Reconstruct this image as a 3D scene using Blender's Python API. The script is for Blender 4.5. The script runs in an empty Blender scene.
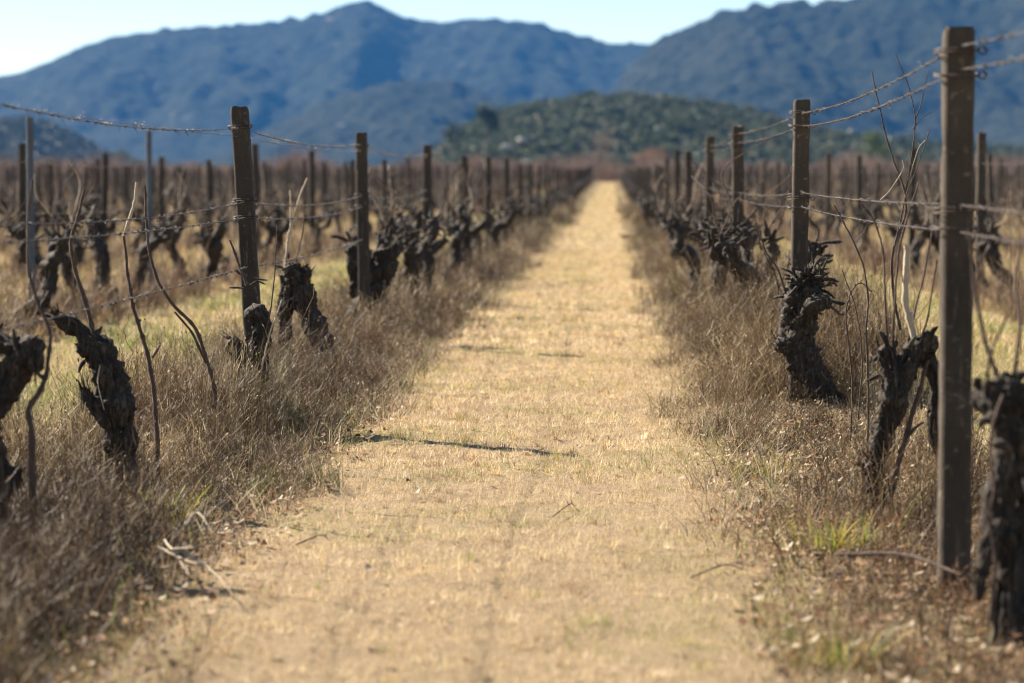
import bpy, math, random
import numpy as np
from mathutils import Vector, Matrix, Euler, noise as mnoise

rng = np.random.default_rng(11)
random.seed(5)
R = math.radians
scene = bpy.context.scene
COL = scene.collection

# ------------------------------------------------------------------ camera
CAM_H = 1.12
FPX = 85 / 36 * 1024
cd = bpy.data.cameras.new("camera")
cam = bpy.data.objects.new("camera", cd)
COL.objects.link(cam)
cd.lens = 85
cd.sensor_width = 36
cd.clip_start = 0.2
cd.clip_end = 20000
PITCH = math.atan(156.5 / math.hypot(FPX, 100))
YAW = math.atan(100 / FPX)
cam.location = (0, 0, CAM_H)
cam.rotation_euler = (math.pi / 2 - PITCH, 0, YAW)
cd.dof.use_dof = True
cd.dof.focus_distance = 9.9
cd.dof.aperture_fstop = 2.7
cd.dof.aperture_blades = 9
scene.camera = cam
CROT = Euler((math.pi / 2 - PITCH, 0, YAW)).to_matrix()

# ------------------------------------------------------------------ light
SUN_EL = R(37.6)
SUN_H = Vector((-1.54, 1.13, 0)).normalized()
sun_dir = Vector((SUN_H.x * math.cos(SUN_EL), SUN_H.y * math.cos(SUN_EL), math.sin(SUN_EL)))
w = bpy.data.worlds.new("World")
scene.world = w
w.use_nodes = True
wn = w.node_tree.nodes
sky = wn.new("ShaderNodeTexSky")
sky.sky_type = 'NISHITA'
sky.sun_disc = False
sky.sun_elevation = SUN_EL
sky.sun_rotation = math.atan2(SUN_H.x, SUN_H.y)
sky.altitude = 700
sky.air_density = 1.0
sky.dust_density = 0.0
sky.ozone_density = 1.0
wn["Background"].inputs[1].default_value = 0.05
w.node_tree.links.new(sky.outputs[0], wn["Background"].inputs[0])

sl = bpy.data.lights.new("sun", 'SUN')
sl.energy = 5.0
sl.angle = R(0.6)
sl.color = (1.0, 0.92, 0.80)
so = bpy.data.objects.new("sun", sl)
COL.objects.link(so)
so.rotation_euler = sun_dir.to_track_quat('Z', 'Y').to_euler()
so.location = (-20, 20, 30)

scene.view_settings.view_transform = 'Standard'
scene.view_settings.look = 'None'
scene.view_settings.exposure = 1.88
scene.view_settings.gamma = 1.0
scene.view_settings.use_curve_mapping = False
scene.render.engine = 'CYCLES'
scene.cycles.use_denoising = True
scene.cycles.filter_width = 1.1
scene.cycles.max_bounces = 6
scene.cycles.diffuse_bounces = 3
scene.cycles.transmission_bounces = 4
scene.cycles.volume_bounces = 0
scene.cycles.use_adaptive_sampling = False

# ------------------------------------------------------------------ helpers
def tag(o, label=None, cat=None, group=None, kind=None):
    if label: o["label"] = label
    if cat: o["category"] = cat
    if group: o["group"] = group
    if kind: o["kind"] = kind
    return o

def link(name, me, parent=None):
    o = bpy.data.objects.new(name, me)
    COL.objects.link(o)
    if parent is not None:
        o.parent = parent
    return o

def np_mesh(name, V, F, mat, col=None, smooth=False):
    """V (n,3); F list of int arrays (m,k); one mesh datablock"""
    me = bpy.data.meshes.new(name)
    V = np.asarray(V, np.float32)
    F = [np.asarray(f, np.int32) for f in F if len(f)]
    nl = sum(f.size for f in F)
    npoly = sum(len(f) for f in F)
    me.vertices.add(len(V)); me.loops.add(nl); me.polygons.add(npoly)
    me.vertices.foreach_set("co", V.ravel())
    me.loops.foreach_set("vertex_index", np.concatenate([f.ravel() for f in F]))
    tot = np.concatenate([np.full(len(f), f.shape[1], np.int32) for f in F])
    st = np.concatenate([[0], np.cumsum(tot)[:-1]]).astype(np.int32)
    me.polygons.foreach_set("loop_start", st)
    me.polygons.foreach_set("loop_total", tot)
    if smooth:
        me.polygons.foreach_set("use_smooth", np.ones(npoly, bool))
    if col is not None:
        a = me.attributes.new("col", 'FLOAT_COLOR', 'POINT')
        c = np.ones((len(V), 4), np.float32); c[:, :3] = col
        a.data.foreach_set("color", c.ravel())
    me.update(calc_edges=True)
    me.validate()
    if mat: me.materials.append(mat)
    return me

class Acc:
    """collects vertices / faces / colours for one mesh"""
    def __init__(s): s.V, s.F, s.C, s.n = [], [], [], 0
    def add(s, V, F, C=None):
        V = np.asarray(V, float).reshape(-1, 3)
        s.V.append(V)
        for f in (F if isinstance(F, list) else [F]):
            s.F.append(np.asarray(f) + s.n)
        if C is not None: s.C.append(np.broadcast_to(C, (len(V), 3)))
        s.n += len(V)
    def mesh(s, name, mat, smooth=False):
        by = {}
        for f in s.F: by.setdefault(f.shape[1], []).append(f)
        return np_mesh(name, np.concatenate(s.V), [np.concatenate(v) for v in by.values()], mat,
                       np.concatenate(s.C) if s.C else None, smooth)

def ribbons(P, W, az, C=None):
    """P (N,K,3), W (N,K) widths, az (N) direction of the flat side"""
    N, K, _ = P.shape
    side = np.stack([np.cos(az), np.sin(az), np.zeros(N)], -1)[:, None, :] * (W[..., None] * .5)
    V = np.stack([P - side, P + side], 2).reshape(-1, 3)
    i = np.arange(N)[:, None] * (2 * K) + np.arange(K - 1)[None] * 2
    F = np.stack([i, i + 1, i + 3, i + 2], -1).reshape(-1, 4)
    Cc = None if C is None else np.repeat(C, 2 * K, axis=0)
    return V, F, Cc

def tubes(P, Rr, sides=5, C=None):
    """P (N,K,3), Rr (N,K); cheap tubes with frames from global axes"""
    N, K, _ = P.shape
    T = np.gradient(P, axis=1)
    T /= np.linalg.norm(T, axis=-1, keepdims=True) + 1e-9
    ref = np.where(np.abs(T[..., 2:3]) > .8, np.array([0., 1, 0]), np.array([0., 0, 1]))
    ref = np.broadcast_to(ref[:, :1], T.shape) if True else ref
    A = np.cross(T, ref); A /= np.linalg.norm(A, axis=-1, keepdims=True) + 1e-9
    B = np.cross(T, A)
    th = np.arange(sides) / sides * 2 * np.pi
    V = P[:, :, None] + (A[:, :, None] * np.cos(th)[:, None] + B[:, :, None] * np.sin(th)[:, None]) * Rr[:, :, None, None]
    V = V.reshape(-1, 3)
    base = np.arange(N)[:, None, None] * K * sides + np.arange(K - 1)[None, :, None] * sides
    j = np.arange(sides)[None, None]; j2 = (j + 1) % sides
    F = np.stack([base + j, base + j2, base + sides + j2, base + sides + j], -1).reshape(-1, 4)
    Cc = None if C is None else np.repeat(C, K * sides, axis=0)
    return V, F, Cc

def catmull(pts, n):
    pts = np.asarray(pts, float)
    p = np.vstack([2 * pts[0] - pts[1], pts, 2 * pts[-1] - pts[-2]])
    m = len(pts) - 1
    t = np.linspace(0, m, n)
    i = np.minimum(t.astype(int), m - 1); u = (t - i)[:, None]
    a, b, c, d = p[i], p[i + 1], p[i + 2], p[i + 3]
    return .5 * ((2 * b) + (-a + c) * u + (2 * a - 5 * b + 4 * c - d) * u ** 2 + (-a + 3 * b - 3 * c + d) * u ** 3)

def gz(y):
    """ground height: the field rises very gently away from the camera"""
    y = np.asarray(y, float)
    a = 3.2e-5 * np.clip(y, 0, 220) ** 2
    return a + np.clip(y - 220, 0, None) * .008

def unproj(px, py, d):
    """the point at forward distance d seen at photo pixel (px,py)"""
    v = CROT @ Vector(((px - 512) / FPX, -(py - 341.5) / FPX, -1))
    v = v * (d / v.y)
    return np.array([v.x, v.y, v.z + CAM_H])

CR = np.array(CROT)
def project(P):
    q = (np.asarray(P, float) - np.array([0, 0, CAM_H])) @ CR
    z = -q[..., 2]
    return 512 + FPX * q[..., 0] / z, 341.5 - FPX * q[..., 1] / z, z

def in_view(x, y, z=0.5, m=140):
    px, py, dz = project(np.stack(np.broadcast_arrays(x, y, z), -1))
    return (dz > 1) & (px > -m) & (px < 1024 + m)

# ------------------------------------------------------------------ materials
def mat_new(name):
    m = bpy.data.materials.new(name)
    m.use_nodes = True
    nt = m.node_tree
    return m, nt, nt.nodes, nt.links, nt.nodes["Principled BSDF"]

def ramp(nt, fac, stops):
    r = nt.nodes.new("ShaderNodeValToRGB")
    e = r.color_ramp.elements
    while len(e) < len(stops): e.new(.5)
    for k, (p, c) in enumerate(stops):
        e[k].position = p; e[k].color = (*c, 1)
    nt.links.new(fac, r.inputs[0])
    return r.outputs[0]

def noise_tex(nt, scale, detail=6, rough=.6, vec=None, dist=0.0):
    n = nt.nodes.new("ShaderNodeTexNoise")
    n.inputs["Scale"].default_value = scale
    n.inputs["Detail"].default_value = detail
    n.inputs["Roughness"].default_value = rough
    n.inputs["Distortion"].default_value = dist
    if vec is not None: nt.links.new(vec, n.inputs["Vector"])
    return n.outputs["Fac"]

def obj_vec(nt, scale=(1, 1, 1), src="Object"):
    tc = nt.nodes.new("ShaderNodeTexCoord")
    mp = nt.nodes.new("ShaderNodeMapping")
    mp.inputs["Scale"].default_value = scale
    nt.links.new(tc.outputs[src], mp.inputs[0])
    return mp.outputs[0]

def bump(nt, bsdf, h, strength, dist):
    b = nt.nodes.new("ShaderNodeBump")
    b.inputs["Strength"].default_value = strength
    b.inputs["Distance"].default_value = dist
    nt.links.new(h, b.inputs["Height"])
    nt.links.new(b.outputs[0], bsdf.inputs["Normal"])

def mixc(nt, f, a, b):
    m = nt.nodes.new("ShaderNodeMix"); m.data_type = 'RGBA'
    if isinstance(f, float): m.inputs[0].default_value = f
    else: nt.links.new(f, m.inputs[0])
    for i, v in ((6, a), (7, b)):
        if isinstance(v, tuple): m.inputs[i].default_value = (*v, 1)
        else: nt.links.new(v, m.inputs[i])
    return m.outputs[2]

def plant_mat(name, trans=.35, rough=.6, spec=.25):
    m, nt, n, l, b = mat_new(name)
    a = n.new("ShaderNodeAttribute"); a.attribute_name = "col"
    l.new(a.outputs["Color"], b.inputs["Base Color"])
    b.inputs["Roughness"].default_value = rough
    b.inputs["Specular IOR Level"].default_value = spec
    t = n.new("ShaderNodeBsdfTranslucent")
    l.new(a.outputs["Color"], t.inputs[0])
    mx = n.new("ShaderNodeMixShader"); mx.inputs[0].default_value = trans
    l.new(b.outputs[0], mx.inputs[1]); l.new(t.outputs[0], mx.inputs[2])
    l.new(mx.outputs[0], n["Material Output"].inputs[0])
    return m

M = {}
M['dry'] = plant_mat("dry_grass", .4)
M['weed'] = plant_mat("dry_weed", .15, .6, .2)
M['leaf'] = plant_mat("tree_leaf", .3)

m, nt, n, l, b = mat_new("soil_grass")           # ground between the rows
v = obj_vec(nt)
c1 = ramp(nt, noise_tex(nt, .55, 8, .6, v), [(.3, (.16, .105, .055)), (.5, (.23, .17, .075)), (.68, (.15, .14, .045))])
c2 = ramp(nt, noise_tex(nt, 30, 6, .7, v), [(.35, (.10, .07, .042)), (.65, (.30, .22, .12))])
l.new(mixc(nt, .5, c1, c2), b.inputs["Base Color"])
b.inputs["Roughness"].default_value = .95
b.inputs["Specular IOR Level"].default_value = .1
bump(nt, b, noise_tex(nt, 22, 8, .7, v), .8, .05)
M['ground'] = m

m, nt, n, l, b = mat_new("mown_straw")           # the path
v = obj_vec(nt)
c1 = ramp(nt, noise_tex(nt, 1.3, 8, .65, v), [(.28, (.19, .13, .07)), (.5, (.32, .225, .125)), (.72, (.25, .19, .09))])
c2 = ramp(nt, noise_tex(nt, 45, 8, .75, v), [(.3, (.10, .07, .042)), (.62, (.42, .31, .19))])
l.new(mixc(nt, .55, c1, c2), b.inputs["Base Color"])
b.inputs["Roughness"].default_value = .95
b.inputs["Specular IOR Level"].default_value = .1
bump(nt, b, noise_tex(nt, 40, 8, .75, v), .9, .03)
M['path'] = m

def bark_mat(name, dark, light, s=1.0):
    m, nt, n, l, b = mat_new(name)
    v = obj_vec(nt, (60 * s, 60 * s, 9 * s))
    f = noise_tex(nt, 1, 8, .7, v, 1.2)
    g = noise_tex(nt, 14, 5, .6, obj_vec(nt))
    c = ramp(nt, f, [(.38, dark), (.54, tuple(.72 * p + .28 * q for p, q in zip(dark, light))), (.70, light)])
    c = mixc(nt, ramp(nt, g, [(.55, (0, 0, 0)), (.75, (.6, .6, .6))]), c, tuple(min(1., .35 * d_ + .45 * l_) for d_, l_ in zip(dark, light)))
    l.new(c, b.inputs["Base Color"])
    b.inputs["Roughness"].default_value = .8
    b.inputs["Specular IOR Level"].default_value = .3
    bump(nt, b, f, 1.0, .012)
    return m
M['bark'] = bark_mat("vine_bark", (.008, .006, .0042), (.15, .108, .072))
M['cane'] = bark_mat("vine_cane", (.065, .04, .028), (.19, .125, .09), 2)
M['palecane'] = bark_mat("pale_cane", (.44, .34, .23), (.76, .63, .46), 2)
M['treebark'] = bark_mat("tree_bark", (.06, .05, .04), (.16, .13, .11), .05)

def post_mat(name, a, c_, lichen):
    m, nt, n, l, b = mat_new(name)
    v = obj_vec(nt)
    inf = n.new("ShaderNodeObjectInfo")
    big = noise_tex(nt, 5, 6, .65, obj_vec(nt, (1, 1, .35)))
    c = ramp(nt, big, [(.3, a), (.7, c_)])
    speck = noise_tex(nt, 90, 4, .6, v)
    c = mixc(nt, ramp(nt, speck, [(.56, (0, 0, 0)), (.7, (.7, .7, .7))]), c, (.07, .055, .045))
    st = noise_tex(nt, 1, 6, .7, obj_vec(nt, (70, 70, 5)), .4)
    c = mixc(nt, ramp(nt, st, [(.58, (0, 0, 0)), (.72, (.55, .55, .55))]), c, lichen)
    li = noise_tex(nt, 26, 5, .6, v)
    c = mixc(nt, ramp(nt, li, [(.60, (0, 0, 0)), (.70, (.75, .75, .75))]), c, lichen)
    l.new(c, b.inputs["Base Color"])
    b.inputs["Roughness"].default_value = .92
    b.inputs["Specular IOR Level"].default_value = .2
    bump(nt, b, noise_tex(nt, 120, 6, .7, v), .7, .006)
    return m
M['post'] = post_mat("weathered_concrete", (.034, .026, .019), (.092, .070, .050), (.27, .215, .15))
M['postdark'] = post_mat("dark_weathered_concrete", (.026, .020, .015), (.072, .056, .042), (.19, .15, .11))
M['postgrey'] = post_mat("pale_grey_post", (.07, .08, .095), (.13, .14, .155), (.16, .16, .16))

m, nt, n, l, b = mat_new("rusty_wire")
c = ramp(nt, noise_tex(nt, 60, 4, .6, obj_vec(nt)), [(.35, (.035, .024, .018)), (.65, (.12, .09, .07))])
l.new(c, b.inputs["Base Color"])
b.inputs["Roughness"].default_value = .6
b.inputs["Metallic"].default_value = .15
M['wire'] = m

def hill_mat(name, greens, rock, s, rockcut):
    m, nt, n, l, b = mat_new(name)
    v = obj_vec(nt)
    f1 = noise_tex(nt, s, 9, .68, v)
    f2 = noise_tex(nt, s * 11, 7, .75, v)
    c = mixc(nt, .62, ramp(nt, f1, [(.3, greens[0]), (.5, greens[1]), (.7, greens[2])]),
             ramp(nt, f2, [(.40, greens[0]), (.60, greens[2])]))
    r = noise_tex(nt, s * 2.3, 9, .72, v)
    c = mixc(nt, ramp(nt, r, [(rockcut, (0, 0, 0)), (rockcut + .06, (.8, .8, .8))]), c, rock)
    l.new(c, b.inputs["Base Color"])
    b.inputs["Roughness"].default_value = 1
    b.inputs["Specular IOR Level"].default_value = .05
    bump(nt, b, f2, 1.0, 14.0)
    return m
M['mount'] = hill_mat("scrub_mountain", [(.010, .014, .006), (.026, .032, .014), (.060, .060, .034)], (.24, .215, .19), .006, .625)
M['hill'] = hill_mat("wooded_hill", [(.022, .030, .012), (.050, .060, .024), (.095, .095, .045)], (.30, .27, .23), .02, .66)
m, nt, n, l, b = mat_new("limestone")
c = ramp(nt, noise_tex(nt, .5, 6, .6, obj_vec(nt)), [(.3, (.20, .185, .165)), (.7, (.36, .34, .31))])
l.new(c, b.inputs["Base Color"]); b.inputs["Roughness"].default_value = .95
M['rock'] = m

# ------------------------------------------------------------------ ground and path
def sheet(xs, ys, zf, name, mat):
    X, Y = np.meshgrid(xs, ys)
    V = np.stack([X, Y, zf(X, Y)], -1).reshape(-1, 3)
    nx, ny = len(xs), len(ys)
    i = (np.arange(ny - 1)[:, None] * nx + np.arange(nx - 1)[None]).ravel()
    return np_mesh(name, V, [np.stack([i, i + 1, i + nx + 1, i + nx], -1)], mat, smooth=True)

YL = np.concatenate([np.array([-60, -20, -5]), np.linspace(0, 40, 81), np.geomspace(41, 240, 70), np.array([300, 400, 600, 1000, 2000, 3500, 5200])])
XL = np.array([-6000, -2500, -1000, -400, -150, -60, -20, -5, 0, 5, 20, 60, 150, 400, 1000, 2500, 6000.])
ground = link("ground", sheet(XL, YL, lambda X, Y: gz(Y), "ground", M['ground']))
tag(ground, "dry grassy vineyard soil between the rows", kind="structure")

yl = YL[(YL >= 0) & (YL <= 205)]
PA, PB = -1.16, .47                                  # the path's edges
wob = lambda y, s: .06 * np.sin(y * 1.3 + s) + .05 * np.sin(y * .47 + 2 * s) + .03 * np.sin(y * 3.1 + s)
def relief(x, y):
    """small lumps of the trodden turf"""
    x, y = np.asarray(x, float), np.asarray(y, float)
    f = np.array([mnoise.noise(Vector((p * 7, q * 5, 0))) * .6 + mnoise.noise(Vector((p * 19, q * 15, 4))) * .4 for p, q in zip(x.ravel(), y.ravel())]).reshape(x.shape)
    ed = np.clip(np.minimum(x - PA, PB - x) / .12, 0, 1)
    return np.clip(.012 + .022 * f, 0, .04) * ed * np.clip((34 - y) / 12, 0, 1)
yl = np.concatenate([np.arange(3.0, 20, .04), np.arange(20, 34, .12), YL[(YL >= 34) & (YL <= 205)]])
pv = []
for t in np.linspace(0, 1, 40):
    px_ = (PA + wob(yl, 1)) * (1 - t) + (PB + wob(yl, 4)) * t
    pv.append(np.stack([px_, yl, gz(yl) + .004 + relief(px_, yl)], -1))
pv = np.stack(pv, 1)
ny, nx = pv.shape[:2]
i = (np.arange(ny - 1)[:, None] * nx + np.arange(nx - 1)[None]).ravel()
path = link("path", np_mesh("path", pv.reshape(-1, 3), [np.stack([i, i + 1, i + nx + 1, i + nx], -1)], M['path'], smooth=True))
tag(path, "straight mown path of dry straw-coloured grass between two vine rows", kind="structure")

# ------------------------------------------------------------------ mountains
def fbm(x, y, seed, octv=5):
    out = np.zeros(x.shape)
    f = lambda p, q: mnoise.fractal(Vector((p, q, seed)), 1.0, 2.0, octv)
    it = np.nditer(x, flags=['multi_index'])
    for _ in it:
        k = it.multi_index
        out[k] = f(x[k], y[k])
    return out

def ridge(name, prof, D, W, WB, mat, label, seed, amp=.10, nu=170, nv=60, gully=260, rough=7.5):
    """a mountain ridge: crest at distance D following the outline, front slope W metres deep, back slope WB"""
    px = np.array([p[0] for p in prof], float); py = np.array([p[1] for p in prof], float)
    u = np.linspace(px[0], px[-1], nu)
    cy = np.interp(u, px, py)
    k = np.ones(3) / 3
    cy[1:-1] = np.convolve(cy, k, 'valid')
    crest = np.array([unproj(a, c, D) for a, c in zip(u, cy)])
    s = np.concatenate([np.linspace(-1, 0, nv), np.linspace(0, 1, 16)[1:]])
    U, S = np.meshgrid(np.arange(nu), s)
    cx = crest[:, 0][U]; cz = crest[:, 2][U]
    Y = D + np.where(S < 0, S * W, S * WB)
    X = cx * (Y / D) ** .55
    base = gz(Y) - 6
    prof_s = np.where(S < 0, (1 + S) ** 1.15, (1 - S) ** 1.3)
    nz = fbm(X / gully, Y / (gully * 1.6), seed)
    nz2 = fbm(X / 22, Y / 22, seed + 3, 4)
    h = np.maximum(cz - base, 1)
    mid = np.clip(np.sin(np.pi * np.clip(1 + S, 0, 1)), 0, 1)
    rdg = 1 - 2 * np.abs(fbm(X / (gully * .8) + 5, Y / (gully * 3), seed + 9, 4))
    Z = base + h * prof_s + h * amp * (nz + .8 * (rdg - .6)) * mid + rough * nz2 * np.clip(prof_s * 3, .2, 1)
    V = np.stack([X, Y, Z], -1).reshape(-1, 3)
    i = (np.arange(len(s) - 1)[:, None] * nu + np.arange(nu - 1)[None]).ravel()
    o = link(name, np_mesh(name, V, [np.stack([i, i + 1, i + nu + 1, i + nu], -1)], mat, smooth=True))
    tag(o, label, kind="structure")
    return o, (X, Y, Z)

ridge("mountain_ridge", [(-330, 150), (-200, 110), (-90, 92), (0, 78), (50, 61), (100, 40), (150, 31), (200, 26), (250, 24), (300, 18), (330, 10), (350, 3), (365, -1),
                         (380, 5), (395, 13), (415, 21), (450, 21), (500, 18), (540, 23), (580, 35), (612, 43), (650, 44), (700, 36), (760, 26), (900, 10), (1100, 0), (1400, -20)],
      4200, 800, 800, M['mount'], "long blue mountain ridge with a small peak", 3.1, .13, 300, 90)
ridge("mountain_spur", [(170, 190), (235, 150), (280, 122), (330, 101), (370, 86), (410, 79), (450, 84), (500, 97), (560, 106), (620, 110), (680, 150), (720, 190)],
      3000, 500, 500, M['mount'], "lower mountain spur in front of the blue ridge", 7.7, .14, 170, 60)
ridge("mountain_slope", [(560, 170), (600, 110), (630, 66), (652, 44), (668, 37), (690, 26), (720, 11), (745, 5), (770, 5), (800, 3), (830, 0), (870, -8), (920, -18), (1024, -36), (1150, -50), (1350, -70), (1600, -30)],
      2900, 640, 600, M['mount'], "steep shaded mountain slope on the right", 5.2, .13, 260, 90)
_, HILL = ridge("wooded_hill", [(415, 172), (440, 150), (470, 128), (500, 113), (530, 103), (570, 98), (610, 95), (650, 95), (690, 98), (720, 103), (760, 113), (800, 128), (850, 139), (900, 146), (1000, 150), (1200, 156)],
      950, 330, 240, M['hill'], "low wooded hill at the end of the path", 9.4, .07, 170, 60, 120, 2.2)
_, HILLB = ridge("wooded_hill", [(-220, 160), (-120, 128), (-60, 118), (0, 120), (30, 119), (60, 127), (90, 143), (115, 156), (150, 166), (200, 176)],
      1700, 400, 300, M['hill'], "small dark wooded hill at the left edge", 2.4, .07, 100, 50, 120, 2.4)

# scrub and tree canopies on the two hills: uncountable far-off wood
def ico(sub=1):
    import bmesh
    bm = bmesh.new()
    bmesh.ops.create_icosphere(bm, subdivisions=sub, radius=1)
    V = np.array([v.co[:] for v in bm.verts]); F = np.array([[v.index for v in f.verts] for f in bm.faces])
    bm.free()
    return V, F
ICO1 = ico(2)
def canopies(name, H, N, size, label, dark=1.0):
    X, Y, Z = H
    nv, nu = X.shape
    a = Acc()
    iu = rng.random(N) * (nu - 1.01); iv = (rng.random(N) ** .8) * (nv - 12)
    iu0, iv0 = iu.astype(int), iv.astype(int)
    P = np.stack([g[iv0, iu0] * (1 - (iu - iu0)) + g[iv0, iu0 + 1] * (iu - iu0) for g in (X, Y, Z)], -1)
    K = 34
    r = rng.uniform(.55, 1.35, N) * size
    pal = np.array([(.028, .038, .014), (.052, .064, .022), (.085, .09, .034), (.042, .052, .02), (.11, .095, .048)])
    C = dark * pal[rng.choice(5, N, p=[.28, .3, .2, .16, .06])] * rng.uniform(.8, 1.2, (N, 1))
    off = rng.normal(0, 1, (N, K, 3)); off /= np.linalg.norm(off, axis=-1, keepdims=True)
    Q = P[:, None] + off * r[:, None, None] * (rng.random((N, K, 1)) ** .4) * np.array([1, 1, .9]) + np.array([0, 0, size * .3])
    T3 = Q[:, :, None] + rng.normal(0, .32, (N, K, 3, 3)) * r[:, None, None, None]
    V = T3.reshape(-1, 3)
    F = np.arange(len(V)).reshape(-1, 3)
    o = link(name, np_mesh(name, V, [F], M['leaf'], np.repeat(C, K * 3, 0)))
    tag(o, label, "woodland", kind="stuff")
canopies("hill_scrub", HILL, 9000, 1.35, "bushes and trees covering the low hill beyond the path")
canopies("hill_scrub", HILLB, 4500, 2.2, "dark bushes covering the small hill at the left edge", .5)

# ------------------------------------------------------------------ the rows
SP = 5.6                                             # spacing of the posts
ROWSP = 2.62
def row_x(side, k):                                  # k = 0 is the row beside the path
    return (-1.69 - ROWSP * k) if side < 0 else (.93 + ROWSP * k)
WORD = ["", "second ", "third ", "fourth ", "fifth ", "sixth ", "seventh ", "eighth ", "ninth ", "tenth "]
ORD = ["first", "second", "third", "fourth", "fifth", "sixth", "seventh", "eighth", "ninth", "tenth", "eleventh", "twelfth"]
def row_name(side, k):
    s = "left" if side < 0 else "right"
    if k == 0: return f"{s} path-edge row"
    if k < len(WORD): return f"{WORD[k]}row {s} of the path"
    return f"outermost rows far {s} of the path"

# posts ---------------------------------------------------------------
def post_mesh(name, mat, h, wx, wy, seed, detail=True):
    """square post with chamfered corners, a worn top and rough faces; foot 0.2 m in the ground"""
    nz = 60 if detail else 6
    c = .012
    prof = []
    hx, hy = wx / 2, wy / 2
    for sx, sy in ((1, 1), (-1, 1), (-1, -1), (1, -1)):
        p1, p2 = (sx * hx, sy * (hy - c)), (sx * (hx - c), sy * hy)
        prof += [p1, p2] if sx * sy > 0 else [p2, p1]
    if detail:                                       # extra points on each face
        q = []
        for k in range(8):
            p, r = np.array(prof[k]), np.array(prof[(k + 1) % 8])
            q.append(p)
            if k % 2: q += [p + (r - p) * t for t in (.33, .66)]
        prof = q
    prof = np.array(prof)
    n = len(prof)
    zs = np.concatenate([np.linspace(-.2, h - .012, nz), [h]])
    V = []
    for z in zs:
        tp = 1 - .06 * max(z, 0) / h
        s = tp * (.9 if z == h else 1)
        for p in prof:
            x, y = p * s
            if detail:
                d = mnoise.noise(Vector((x * 22 + seed, y * 22, z * 14))) * .0035 + mnoise.noise(Vector((x * 60, y * 60 + seed, z * 60))) * .0016
                chip = mnoise.noise(Vector((x * 9, y * 9 + seed, z * 7)))
                if chip > .45: d -= (chip - .45) * .03
                l_ = math.hypot(x, y)
                x += x / l_ * d; y += y / l_ * d
            zz = z + (mnoise.noise(Vector((x * 30, y * 30, seed))) * .012 if z >= h - .02 else 0)
            V.append((x, y, zz))
    F = []
    for k in range(len(zs) - 1):
        for j in range(n):
            F.append((k * n + j, k * n + (j + 1) % n, (k + 1) * n + (j + 1) % n, (k + 1) * n + j))
    a = Acc(); a.add(V, np.array(F))
    a.add(V[-n:], np.arange(n)[None]); a.V[-1] = a.V[-1]
    return a.mesh(name, mat)

def tie_mesh(wx, wy, z, seed):
    """a loop of wire round the post with a twisted end"""
    r = random.Random(seed)
    hx, hy = wx / 2 + .004, wy / 2 + .004
    loops = []
    for q in range(2):
        zz = z + q * .007
        pts = [(hx, -hy), (hx, hy), (-hx, hy), (-hx, -hy), (hx, -hy)]
        loops.append(catmull([(x, y, zz + r.uniform(-.006, .006)) for x, y in pts], 24))
    a = Acc()
    P = np.array(loops); a.add(*tubes(P, np.full(P.shape[:2], .0022), 4)[:2])
    t = np.linspace(0, 1, 12)
    tw = np.stack([hx + .005 + .012 * np.cos(t * 14), -hy - .03 * t, z + .012 * np.sin(t * 14)], -1)[None]
    a.add(*tubes(tw, np.full((1, 12), .002), 4)[:2])
    return a.mesh("wire_tie", M['wire'])

POST_R = [post_mesh("vineyard_post", M['post'], 1.0 + .54, .084, .085, s) for s in (1.0, 5.0, 9.0)]
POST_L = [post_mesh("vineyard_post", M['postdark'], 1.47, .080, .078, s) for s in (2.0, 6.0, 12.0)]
POST_G = [post_mesh("vineyard_post", M['postgrey'], 1.62, .052, .05, s) for s in (3.0,)]
POST_FAR = [post_mesh("vineyard_post", M['postdark'], 1.45, .085, .08, s, False) for s in (1.0, 2.0)] + \
           [post_mesh("vineyard_post", M['post'], 1.5, .085, .08, 4.0, False)]
TIE_R = [tie_mesh(.093, .085, z, k) for k, z in enumerate((1.475, 1.41, 1.05, 1.0))]
TIE_L = [tie_mesh(.08, .078, z, k + 9) for k, z in enumerate((1.38, 1.05, .97))]

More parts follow.
